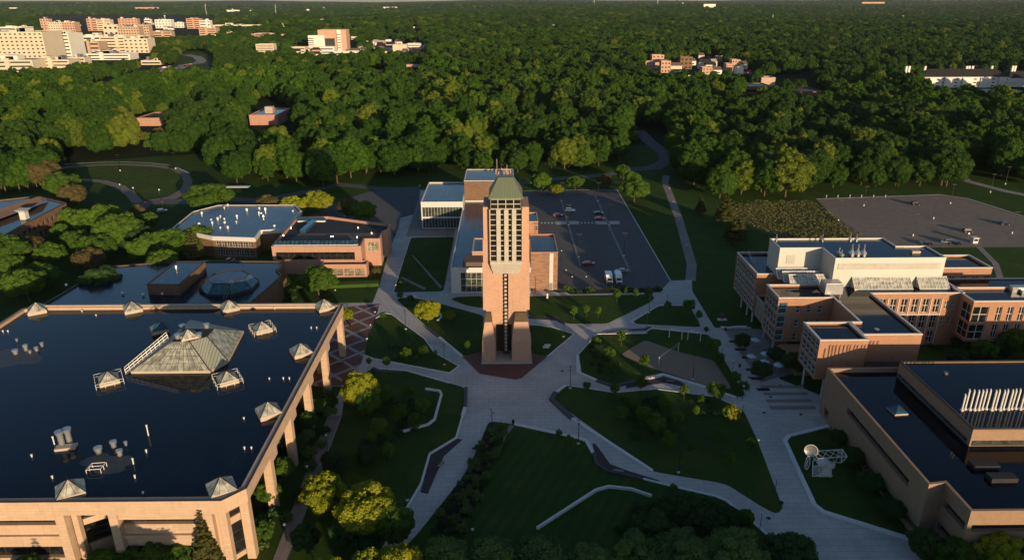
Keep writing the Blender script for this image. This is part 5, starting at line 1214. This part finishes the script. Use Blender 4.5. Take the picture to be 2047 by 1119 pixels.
near=[p for p in pts if -60<proj(p[0],p[1],12)[0]<2107][:300];ns=set(near)
wl=['round crowned tree in the dense wood behind the campus','tall oval tree in the dense wood behind the campus']
for x,y,z,ws,h in near:
    kd='oval' if rg.random()<.25 else 'forest'
    tree(kd,x,y,(17.5 if kd=='forest' else 20)*h,wl[kd=='oval'],group='trees of the near wood',name='wood_tree',z=z,wf=rg.uniform(.95,1.2))
for Pz,n in (([(484,272),(592,272),(588,316),(482,316)],16),([(262,268),(356,268),(352,303),(262,303)],14),([(1515,190),(1560,190),(1560,200),(1500,205)],3),([(1250,258),(1275,262),(1262,300),(1255,300)],4)):
    k=0
    while k<n:
        px,py=rg.uniform(min(p[0] for p in Pz),max(p[0] for p in Pz)),rg.uniform(min(p[1] for p in Pz),max(p[1] for p in Pz))
        if inpoly(px,py,Pz):k+=1;x,y=G(px,py);tree(rg.choice(('near','near','brown')),x,y,rg.uniform(5,8.5),'low young tree in a clearing of the wood','low trees in the clearings',name='tree',wf=1.2)
rest=[p for p in pts if p not in ns]
print('forest points',len(pts))
me=bpy.data.meshes.new('forest');me.vertices.add(len(rest));me.vertices.foreach_set('co',np.array([(p[0],p[1],p[2]-.3) for p in rest],np.float32).ravel())
sc_=me.attributes.new('sc','FLOAT_VECTOR','POINT');sc_.data.foreach_set('vector',np.array([(p[3]*p[4]*.98,p[3]*p[4]*.98,p[4]*(.9+.1*p[3])) for p in rest],np.float32).ravel())
ri=me.attributes.new('kind','INT','POINT');KN=11;ri.data.foreach_set('value',np.array([rg.randrange(KN) for _ in rest],np.int32))
ro=me.attributes.new('rot','FLOAT_VECTOR','POINT');ro.data.foreach_set('vector',np.array([(0,0,rg.uniform(0,6.28)) for _ in rest],np.float32).ravel())
fo=bpy.data.objects.new('forest',me);COL.objects.link(fo);tag(fo,'endless green wood stretching to the horizon','forest',kind='stuff')
crowns={}
for o in COL.objects:
    if o.name.startswith('crown') and o.data.materials[0]==M['leaf_forest']:crowns.setdefault(o.data.name,o)
gn=bpy.data.node_groups.new('forest_growth','GeometryNodeTree');gn.interface.new_socket('Geometry',in_out='INPUT',socket_type='NodeSocketGeometry');gn.interface.new_socket('Geometry',in_out='OUTPUT',socket_type='NodeSocketGeometry')
gi=gn.nodes.new('NodeGroupInput');go=gn.nodes.new('NodeGroupOutput');jg=gn.nodes.new('GeometryNodeJoinGeometry')
for nm,o in sorted(crowns.items()):
    oi=gn.nodes.new('GeometryNodeObjectInfo');oi.transform_space='ORIGINAL';oi.inputs['Object'].default_value=o;oi.inputs['As Instance'].default_value=True;gn.links.new(oi.outputs['Geometry'],jg.inputs[0])
ip=gn.nodes.new('GeometryNodeInstanceOnPoints');ip.inputs['Pick Instance'].default_value=True
def na(n,t):
    a=gn.nodes.new('GeometryNodeInputNamedAttribute');a.data_type=t;a.inputs[0].default_value=n;return a.outputs['Attribute']
gn.links.new(gi.outputs[0],ip.inputs['Points']);gn.links.new(jg.outputs[0],ip.inputs['Instance']);gn.links.new(na('kind','INT'),ip.inputs['Instance Index']);gn.links.new(na('sc','FLOAT_VECTOR'),ip.inputs['Scale']);gn.links.new(na('rot','FLOAT_VECTOR'),ip.inputs['Rotation'])
gn.links.new(ip.outputs[0],go.inputs[0]);fo.modifiers.new('growth','NODES').node_group=gn

# tufts of tall dry grass in the meadow before the right lot
MP=GP([(1440,425),(1512,405),(1622,402),(1715,472),(1560,478),(1480,450)]);rg2=np.random.default_rng(5);V=[];n=0
lo=np.min(MP,0);hi=np.max(MP,0)
while n<6000:
    x,y=rg2.uniform(lo,hi)
    if not inpoly(x+rg2.normal()*2.5,y+rg2.normal()*4,MP):continue
    n+=1;a=rg2.uniform(0,3.14);w_=rg2.uniform(.3,.7);h=rg2.uniform(.15,.4);c,s_=math.cos(a)*w_,math.sin(a)*w_;l=rg2.uniform(-.3,.3,2)
    V+=[(x-c,y-s_,0),(x+c,y+s_,0),(x+c*.7+l[0],y+s_*.7+l[1],h),(x-c*.7+l[0],y-s_*.7+l[1],h)]
me=bpy.data.meshes.new('meadow_grass');me.from_pydata(V,[],[(4*i,4*i+1,4*i+2,4*i+3) for i in range(n)]);me.materials.append(M['straw'])
at=me.attributes.new('tint','FLOAT','POINT');at.data.foreach_set('value',np.repeat(rg2.uniform(0,1.2,n),4).astype(np.float32))
o=bpy.data.objects.new('meadow_grass',me);COL.objects.link(o);tag(o,'tall dry grass in the meadow before the right lot','grass',kind='stuff')

# ============================================================ STREET FURNITURE
def dup(proto,x,y,rz,label,group=None,z=0,sc=None):
    c=copy_tree(proto,(x,y,z),None,rz,sc,label)
    if group:c['group']=group
    return c
def setparts(root,d):
    for ch in KIDS[root.name]:
        for k,mt in d.items():
            if ch.name.startswith(k):
                ch.data=ch.data.copy();ch.data.materials[0]=M[mt]
# tall black spot poles of the plaza
def spot_pole():
    o=thing('light_pole',(0,0,0),'x','lamp');q=MB();q.cyl(0,0,0,.25,.35,n=8);q.build('base','kerb_concrete',o)
    q=MB();q.cyl(0,0,.25,6.6,.1,.06,8);q.build('pole','black_metal',o)
    for k,(z,a) in enumerate(((6.4,0),(6.0,2),(5.5,4),(5.0,1))):
        q=MB();q.tube((0,0,z),(.35*math.cos(a),.35*math.sin(a),z),.03,4);q.tube((.35*math.cos(a),.35*math.sin(a),z+.1),(.5*math.cos(a),.5*math.sin(a),z-.12),.09,6);q.build('spotlight','black_metal',o)
    return o
POLES=[(1139,777,'in the open plaza centre right of the tower'),(1155,888,'behind the thick kerb of the striped lawn'),(1355,946,'at the lower edge of the large right lawn'),(983,868,'at the head of the rain garden'),(813,1000,'beside the purple bench paving'),(811,658,'at the edge of the left triangle lawn'),(888,729,'near the tip of the left triangle lawn'),(1126,674,'on the lawn right of the tower'),(1291,667,'at the dark stone edge near the steel frames'),(1384,760,'at the rim of the sand court'),(1297,627,'at the small triangle lawn'),(1070,590,'by the corner of the mottled stone wall')]
P0=spot_pole()
for i,(px,py,l) in enumerate(POLES):
    x,y=G(px,py);o=P0 if i==0 else copy_tree(P0)
    o.location=(x,y,.1);o.rotation_euler=(0,0,i*.9);o['label']='slim black pole with spotlights '+l;o['group']='spotlight poles on the plaza'
def path_lamp(h=3.6):
    o=thing('path_lamp',(0,0,0),'x','lamp');q=MB();q.cyl(0,0,0,h,.07,.05,6);q.build('post','black_metal',o)
    q=MB();q.cyl(0,0,h,h+.35,.2,.26,8);q.build('globe','metal_white',o);q=MB();q.cyl(0,0,h+.35,h+.45,.3,.05,8);q.build('cap','metal_galv',o);return o
PL=[(1517,1060,'at the fork of the walks, lower right'),(1511,910,'halfway along the broad walk, right lawn side'),(1547,990,'near the lawn tip by the broad walk'),(1482,835,'by the small golden tree'),(1463,748,'right of the sand court, upper'),(1441,720,'beside the dark young trees'),(1483,800,'at the lower tip of the court lawn'),(751,645,'at the top of the left triangle lawn'),(742,672,'second down the brick court edge'),(735,700,'third down the brick court edge'),(654,898,'beside the side path, upper'),(616,962,'beside the side path, next to the left golden tree'),(614,995,'beside the side path below the left golden tree'),(572,1080,'beside the side path, lowest'),(1333,607,'at the top of the small triangle lawn'),(944,1092,'in the striped lawn near the bottom row'),(808,533,'by the worn track, upper'),(792,590,'at the corner of the big shaded lawn'),(672,600,'on the lawn behind the skylight roof'),(716,548,'under the lower front of the pink building'),(1338,392,'beside the curving path, top'),(1345,420,'beside the curving path, second'),(1357,457,'beside the curving path, third'),(1371,510,'beside the curving path, lowest'),(1122,520,'right of the mottled stone wall, upper'),(1131,560,'right of the mottled stone wall, lower'),(1143,574,'at the lot entry, left'),(1171,574,'at the lot entry, right'),(860,395,'by the forecourt of the glass lobby'),(690,448,'at the island with the olive tree'),(1040,375,'behind the lot, left'),(1100,374,'behind the lot, centre'),(1530,560,'x')]
L0=path_lamp();k=0
for px,py,l in PL[:-1]:
    x,y=G(px,py);o=L0 if k==0 else copy_tree(L0);k+=1;o.location=(x,y,.05);o['label']='pale topped path lamp '+l;o['group']='path lamps of the campus'
def lot_lamp(h=9.5):
    o=thing('lot_lamp',(0,0,0),'x','lamp');q=MB();q.cyl(0,0,0,.8,.3,n=8);q.build('footing','kerb_concrete',o);q=MB();q.cyl(0,0,.8,h,.11,.08,6);q.build('pole','black_metal',o)
    for s_ in(-1,1):q=MB();q.box(.15*s_,.95*s_,-.2,.2,h-.1,h+.1) if s_>0 else q.box(-.95,-.15,-.2,.2,h-.1,h+.1);q.build('lamp_head','bronze',o)
    return o
LL=[(1123,404,'at the far left of the central lot'),(1196,404,'at the far right of the central lot'),(1137,452,'at the crossing island, left'),(1218,452,'at the crossing island, right'),(1157,516,'on the left kerb strip of the central lot'),(1247,514,'on the right kerb strip of the central lot'),(1676,444,'left edge of the right lot'),(1727,414,'far side of the right lot beside the wood'),(1825,474,'near side of the right lot'),(1866,440,'middle of the right lot'),(1900,410,'far middle of the right lot'),(2023,470,'right end of the right lot'),(241,340,'beside the loop road, top left'),(352,336,'beside the loop road, top right'),(240,368,'in the loop lawn, left'),(840,372,'on the verge behind the glass lobby'),(1137,335,'at the wood edge behind the lot'),(1980,388,'at the path by the right lot'),(2010,372,'beyond the right lot by the road')]
T0=lot_lamp()
for i,(px,py,l) in enumerate(LL):
    x,y=G(px,py);o=T0 if i==0 else copy_tree(T0);o.location=(x,y,.03);o['label']='tall dark lamp post '+l;o['group']='tall lamp posts of the parking lots'
# small white flower like lot lights at the far lot rim
for i,px in enumerate((1652,1675,1699,1722,1746,1770)):
    x,y=G(px,398);q=MB();q.cyl(x,y,0,1.1,.1,n=6);q.ball(x,y,1.3,.3,6);tag(q.build('bollard_light','metal_white'),'white bollard light along the far rim of the right lot','bollard','bollard lights by the right lot')
# ---- cars
def car(col,L=4.6,W_=1.85,Hc=1.45,suv=False):
    o=thing('parked_car',(0,0,0),'x','car');q=MB()
    prof=[(-L/2,.35),(-L/2,.85),(-L/2+.25,.95),(-L*.22,.98),(L*.22,.95),(L/2-.15,.8),(L/2,.6),(L/2,.35)]
    for s_ in(-1,1):
        v=[(x,s_*W_/2,z) for x,z in prof];q.face(v if s_<0 else v[::-1])
    n=len(prof)
    for i in range(n):a,b=prof[i],prof[(i+1)%n];q.quad((a[0],-W_/2,a[1]),(a[0],W_/2,a[1]),(b[0],W_/2,b[1]),(b[0],-W_/2,b[1]))
    t=Hc+(.25 if suv else 0);r0,r1=(-L*.46 if suv else -L*.33),L*.12
    q.box(r0+.25,r1-.05,-W_/2+.28,W_/2-.28,t-.05,t);q.build('body',col,o)
    q=MB();b0,b1=(-L*.48 if suv else -L*.44),L*.27
    A=[(b0,-W_/2+.1),(b1,-W_/2+.1),(b1,W_/2-.1),(b0,W_/2-.1)];B=[(r0+.2,-W_/2+.26),(r1,-W_/2+.26),(r1,W_/2-.26),(r0+.2,W_/2-.26)];q.prism(A,.93,t-.06,B);q.build('windows','glass_dark',o)
    for x in(-L*.3,L*.31):
        for s_ in(-1,1):
            q=MB();q.tube((x,s_*(W_/2-.22),.33),(x,s_*(W_/2+.02),.33),.33,10);w_=q.build('wheel','rubber',o);q=MB();q.tube((x,s_*(W_/2+.0),.33),(x,s_*(W_/2+.035),.33),.17,8);q.build('rim','metal_galv',w_)
    for s_ in(-1,1):
        q=MB();q.box(L/2-.02,L/2+.02,s_*.62-.16,s_*.62+.16,.62,.76);q.build('headlight','metal_white',o)
        q=MB();q.box(-L/2-.02,-L/2+.02,s_*.65-.14,s_*.65+.14,.7,.84);q.build('tail_light','car_red',o)
    return o
CARS=[(1116,433,'car_red',0,0,'dark red car parked by the left kerb strip, far part of the lot'),(1140,423,'car_white',1,.05,'white off roader parked in the far part of the lot'),(1197,429,'car_black',0,0,'black car behind the red one on the right kerb strip'),(1199,440,'car_red',0,0,'red car with a pale roof on the right kerb strip'),(1177,530,'car_red',0,0,'bright red saloon alone in the near part of the lot'),(1242,545,'car_silver',0,3.1,'grey saloon behind the white vans'),
(1830,412,'car_black',1,.1,'black car in the far part of the right lot'),(1935,467,'car_black',1,0,'long black car in the middle of the right lot'),(2008,452,'car_black',0,0,'black car at the right end of the right lot'),(1893,489,'car_silver',1,2.7,'pale car angled near the booth of the right lot'),(1908,491,'car_black',0,2.7,'dark car beside the pale angled one'),(1850,492,'car_black',0,2.8,'dark car half hidden behind the penthouse roof'),(347,335,'car_black',1,-.3,'dark car driving round the loop road'),(325,422,'car_silver',1,.6,'pale vehicle at the drive junction'),(460,522,'car_white',1,1.4,'white pick up in the yard below the vent roof')]
for px,py,c,suv,rz,l in CARS:
    x,y=G(px,py);o=car(c,suv=bool(suv));o.location=(x,y,.035);o.rotation_euler=(0,0,rz);o['label']=l
def van():
    o=thing('box_van',(0,0,0),'x','van');q=MB();q.box(-1.15,1.15,-.6,3.6,.7,3.0);q.build('cargo_box','car_white',o)
    q=MB();q.box(-1.05,1.05,-2.5,-.62,.45,1.35);q.prism(rect(-1.05,1.05,-2.0,-.62),1.35,2.25,rect(-.95,.95,-1.45,-.62));q.build('cab','car_white',o)
    q=MB();q.add([(-.88,-2.02,1.4),(.88,-2.02,1.4),(.8,-1.5,2.18),(-.8,-1.5,2.18)],[(0,1,2,3)]);q.build('windscreen','glass_dark',o)
    q=MB();q.box(-.9,.9,-2.56,-2.5,.55,.95);q.build('grille','black_metal',o)
    for x in(-.95,.95):
        for y in(-1.7,2.5):q=MB();q.tube((x-.13,y,.42),(x+.13,y,.42),.42,10);q.build('wheel','rubber',o)
    return o
v0=van()
for i,(px,l) in enumerate(((1218,'left of the two white box vans above the hedge row'),(1237,'right of the two white box vans above the hedge row'))):
    x,y=G(px,568);o=v0 if i==0 else copy_tree(v0);o.location=(x,y+1.5,.04);o['label']=l;o['group']='white vans in the lot'
# simple far cars: too small to show parts
rg=random.Random(12)
cm=MB();cm.box(-2.2,2.2,-.9,.9,.3,.9);cm.prism(rect(-1.6,1.1,-.8,.8),.9,1.45,rect(-1.1,.6,-.65,.65));CM=[]
for c in('car_white','car_black','car_red','car_silver','car_blue'):
    o=cm.build('far_car',c);CM.append(o.data);bpy.data.objects.remove(o)
for (a,b,n,rows) in (((262,157),(340,137),30,3),((385,152),(425,146),14,2),((1492,148),(1520,150),10,2),((190,118),(255,108),16,1),((357,133),(400,124),10,1)):
    for i in range(n):
        for r_ in range(rows):
            if rg.random()<.2:continue
            x,y=G(a[0]+(b[0]-a[0])*i/n,a[1]+(b[1]-a[1])*i/n-r_*3.0);z=.2 if (a[0]!=190) else 13
            o=bpy.data.objects.new('far_car',rg.choice(CM));COL.objects.link(o);o.location=(x+rg.uniform(-2,2),y,z);o.rotation_euler=(0,0,rg.uniform(-.3,.3)+1.2);o.scale=(1.25,)*3
            tag(o,'tiny parked car in a far car park beyond the wood','car','cars in the far car parks')
# booth
x,y=G(1947,488);o=thing('ticket_booth',(x,y,0),'small white ticket booth at the near edge of the right lot','booth');q=MB();q.box(x-1,x+1,y-1,y+1,0,2.2);q.build('wall','metal_white',o)
q=MB();q.box(x-.8,x+.8,y-1.03,y-.99,1,1.9);q.build('window','glass_dark',o);q=MB();q.box(x-1.3,x+1.3,y-1.3,y+1.3,2.2,2.4);q.build('roof','coping_white',o)
for px,py,c,l in((1935,480,'metal_white','round white sign left of the ticket booth'),(897,382,'car_red','red traffic sign at the bend behind the forecourt'),(829,404,'car_red','red sign in the service road'),(1133,444,'metal_grey','notice board at the crossing island'),(268,382,'metal_white','white sign in the loop lawn'),(326,410,'car_red','red stop sign at the drive junction, right'),(293,412,'car_red','red stop sign at the drive junction, left'),(320,386,'metal_white','white round sign at the lower rim of the loop lawn')):
    x,y=G(px,py);o=thing('sign',(x,y,0),l,'sign');q=MB();q.cyl(x,y,0,2.2,.05,n=5);q.build('post','metal_grey',o);q=MB();q.tube((x,y-.06,2.3),(x,y-.02,2.3),.42,8);q.build('sign_plate',c,o)
# ---- net, frames, sculpture
a=G(1316,733);b=G(1355,704);o=thing('volleyball_net',((a[0]+b[0])/2,(a[1]+b[1])/2,.2),'volleyball net strung between two tan posts across the sand court','net')
for p in(a,b):q=MB();q.cyl(p[0],p[1],.19,2.9,.16,n=6);q.build('post','coping_tan',o)
q=MB();q.tube((*a,2.75),(*b,2.75),.07,4);q.tube((*a,1.85),(*b,1.85),.06,4)
for k in range(1,24):t=k/24;q.tube((a[0]+(b[0]-a[0])*t,a[1]+(b[1]-a[1])*t,1.85),(a[0]+(b[0]-a[0])*t,a[1]+(b[1]-a[1])*t,2.75),.02,3)
q.build('net','metal_grey',o)
for (p,q_,l) in(((1337,676),(1362,680),'left white steel frame standing above the sand court'),((1374,681),(1399,684),'right white steel frame standing above the sand court')):
    a=G(*p);b=G(*q_);o=thing('swing_frame',((a[0]+b[0])/2,(a[1]+b[1])/2,.16),l,'frame')
    for u in(a,b):q=MB();q.tube((u[0],u[1],.16),(u[0],u[1],2.9),.12,6);q.build('post','railing_white',o)
    q=MB();q.tube((a[0],a[1],2.85),(b[0],b[1],2.85),.12,6)
    for t in(.3,.7):u=(a[0]+(b[0]-a[0])*t,a[1]+(b[1]-a[1])*t);q.tube((u[0]-.5,u[1]-.9,2.9),(u[0]+.5,u[1]+.9,2.9),.07,4)
    q.build('beam','railing_white',o)
x,y=G(1645,950);o=thing('dish_sculpture',(x,y,.15),'large white antenna machine with round dishes and a lattice arm on the right lawn','sculpture')
q=MB();q.box(x-1.4,x+1.4,y-1,y+1,.15,.6);q.prism(rect(x-.8,x+1.1,y-.7,y+.7),.6,2.6,rect(x-.3,x+.8,y-.5,y+.5));q.tube((x+.9,y-1.2,.15),(x+1.3,y-.3,2.6),.14,6);q.build('mount','railing_white',o)
q=MB()
for k in range(7):
    t0_,t1_=math.pi*k/7,math.pi*(k+1)/7
    q.add([(x-.3+1.2*math.cos(t)*1.1,yy,2.6+1.2*math.sin(t)) for t in(t0_,t1_) for yy in(y-.7,y+.7)],[(0,1,3,2)])
    q.add([(x-.3+1.2*math.cos(t0_)*1.1,y-.7,2.6+1.2*math.sin(t0_)),(x-.3+1.2*math.cos(t1_)*1.1,y-.7,2.6+1.2*math.sin(t1_)),(x-.3,y-.7,2.6)],[(0,1,2)])
q.box(x-.2,x+1.6,y-.9,y-.6,2.2,3.3);q.build('drum','metal_white',o)
def dish(c,r_,d,par):
    q=MB();c=Vector(c);d=Vector(d).normalized();u=d.orthogonal().normalized();w_=d.cross(u);rings=[]
    for j in range(4):
        rr=r_*(j+.05)/3.05;rings.append([c+(u*math.cos(6.283*i/18)+w_*math.sin(6.283*i/18))*rr+d*(.2*r_*(rr/r_)**2) for i in range(18)])
    q.add([p for r2 in rings for p in r2],[(j*18+i,j*18+(i+1)%18,(j+1)*18+(i+1)%18,(j+1)*18+i) for j in range(3) for i in range(18)])
    q.tube(c,c+d*r_*.9,.05,5);q.build('dish','metal_grey',par);q=MB();rm=rings[3]
    for i in range(18):q.tube(rm[i],rm[(i+1)%18],.06,4)
    q.build('dish_rim','railing_white',par)
dish((x-3.0,y+1.0,5.4),1.3,(-.35,-.9,.15),o);dish((x+2.9,y+.8,4.6),.7,(.6,-.6,.5),o);dish((x-1.5,y-.2,1.2),1.0,(-.6,-.5,.6),o)
q=MB();A_=[(x-2.6,y+1.2,5.0),(x-2.2,y-.8,4.6),(x-2.4,y+.2,3.4)];B_=[(x+3.8,y+1.4,5.2),(x+3.8,y-.8,5.0),(x+3.4,y+.2,2.8)]
for i in range(3):
    q.tube(A_[i],B_[i],.09,5);q.tube(A_[i],A_[(i+1)%3],.07,4);q.tube(B_[i],B_[(i+1)%3],.09,5)
    for k in range(4):
        f=lambda P_,Q_,t:tuple(P_[j]+(Q_[j]-P_[j])*t for j in range(3))
        q.tube(f(A_[i],B_[i],k/4),f(A_[(i+1)%3],B_[(i+1)%3],(k+1)/4),.05,4)
q.tube((x-2.6,y+.2,3.4),(x-2.9,y-1.3,.6),.09,5);q.tube((x-2.2,y-.8,4.6),(x-1.3,y-1.0,.6),.08,5);q.tube((x-2.9,y-1.3,.6),(x+.3,y-1.1,.6),.1,5)
q.build('lattice_arm','railing_white',o)
q=MB()
for k in range(8):
    t=6.283*k/8;q.tube((x-3.9+.5*math.cos(t),y-.2,3.1+1.9*math.sin(t)*.9),(x-3.9+.5*math.cos(t+.785),y-.2,3.1+1.9*math.sin(t+.785)*.9),.07,4)
    q.tube((x-3.9,y,3.1),(x-3.9+.5*math.cos(t),y-.2,3.1+1.9*math.sin(t)*.9),.04,4)
q.build('ring','railing_white',o)
# umbrellas under the science building
for px,py,l in((1500,727,'pale blue umbrella nearest the lawns, by the science building'),(1528,722,'pale blue umbrella in the middle of the row'),(1526,738,'pale blue umbrella at the front of the row'),(1554,745,'pale blue umbrella nearest the columns'),(1508,694,'pale blue umbrella in the upper part of the terrace')):
    x,y=G(px,py);o=thing('umbrella',(x,y,.07),l,'umbrella','umbrellas on the terrace');q=MB();q.cyl(x,y,.07,2.5,.04,n=5);q.build('pole','metal_white',o);q=MB();q.cyl(x,y,2.1,2.8,1.4,.05,8,False);q.build('canopy','umbrella_cloth',o);q=MB();q.cyl(x,y,.7,.76,.6,n=10);q.build('table','metal_grey',o)
for i,(px,py) in enumerate(((1094,692),(1091,696))):
    x,y=G(px,py);tag(MB().box(x-.9,x+.9,y-.22,y+.22,.16,.6).build('bench','kerb_concrete'),('upper' if i==0 else 'lower')+' of two pale stone benches on the lawn right of the tower','bench')
x,y=G(1094,597);tag(MB().box(x-.25,x+.25,y-.2,y+.2,.1,1.9).build('marker','metal_white'),'white upright marker post on the lawn below the stone wall','post')
x,y=G(1443,640);o=thing('garden_sculpture',(x,y,0),'dark red round sculpture on a pale slab beside the science building','sculpture');q=MB();q.box(x-1.4,x+1.4,y-.8,y+.6,0,.25);q.build('slab','kerb_concrete',o);q=MB();q.ball(x,y,1.5,.9,8);q.cyl(x,y,.25,.8,.3,n=8);q.build('form','brick_paving',o)
for px,py in((1464,658),(1480,656)):
    x,y=G(px,py)
seatwall([(1440,658),(1457,659),(1475,657),(1492,657)],.6,.7,'pale low wall at the foot of the teal glass bays')
rgm=random.Random(8)
for i in range(14):
    x,y=G(rgm.uniform(950,1180),rgm.uniform(760,980));q=MB()
BN=[]
for i,(px,py,l) in enumerate(((1450,662,'by the low wall of the teal bays'),(1478,735,'beside the upper planting pit'),(700,650,'on the brick court near the pillars'),(690,700,'in the middle of the brick court'),(1180,705,'at the corner of the sand court lawn'),(1025,846,'at the head of the garden path'),(790,470,'by the walk beside the pink building'))):
    x,y=G(px,py);o=thing('litter_bin',(x,y,.06),'small dark litter bin '+l,'bin','litter bins');q=MB();q.cyl(x,y,.07,.95,.28,.32,8);q.build('bin_body','black_metal',o);q=MB();q.cyl(x,y,.95,1.05,.34,.2,8);q.build('lid','bronze',o)
for i,(px,py,a,l) in enumerate(((690,675,.5,'upper bench on the brick court'),(680,725,.5,'lower bench on the brick court'),(1340,765,-.2,'bench on the curved dark paving under the sand court'),(880,930,1.1,'bench on the purple paving of the long walk'),(1235,944,-.3,'bench on the dark paving by the striped lawn'),(1530,700,.9,'bench on the terrace near the umbrellas'))):
    x,y=G(px,py);o=thing('park_bench',(x,y,.09),l,'bench','park benches');c,s_=math.cos(a),math.sin(a)
    q=MB();q.obox(x,y,.45,.52,2.2,.55,a);q.build('seat','bark_light',o)
    for k in(-.85,.85):q=MB();q.obox(x+c*k,y+s_*k,.09,.45,.1,.5,a);q.build('leg','black_metal',o)
# joints and covers set flush in the paving
q=MB()
for px,py in((1123,742),(1535,1037),(1527,826),(1560,772),(1497,756),(1600,830),(1010,900),(985,940),(1540,795)):
    x,y=G(px,py);q.cyl(x,y,.05,.072,.45,n=10)
struct('manhole_covers',q,'black_metal')
# concrete gutter, bus shelter behind the island
x,y=G(478,382);o=thing('bus_shelter',(x,y,0),'low flat roofed bus shelter at the road by the wide green tree','shelter');q=MB();q.box(x-6,x+6,y-1.5,y+1.5,2.6,2.9);q.build('roof','metal_white',o)
for k in(-5.5,0,5.5):q=MB();q.cyl(x+k,y,0,2.6,.1,n=6);q.build('post','black_metal',o)
# trees out of frame that dapple the lower left facade
for i,(x,y,h) in enumerate(((-62,62,13),(-50,70,15),(-74,66,12),(-90,60,15))):
    tree('conifer' if i%2==0 else 'near',x,y,h,'tree standing outside the frame before the lower left facade','trees outside the frame')

# ============================================================ HAZE
hm=bpy.data.materials.new('haze');hm.use_nodes=True;t=hm.node_tree;t.nodes.clear()
pv=t.nodes.new('ShaderNodeVolumePrincipled');mo=t.nodes.new('ShaderNodeOutputMaterial');pv.inputs['Color'].default_value=(.8,.88,1,1);pv.inputs['Density'].default_value=HAZE;pv.inputs['Anisotropy'].default_value=.1
t.links.new(pv.outputs[0],mo.inputs['Volume']);
M['haze']=hm
q=MB();q.box(-19000,19000,-800,20500,-60,260);tag(q.build('haze','haze'),'thin pale blue air over the far woods','haze',kind='stuff')
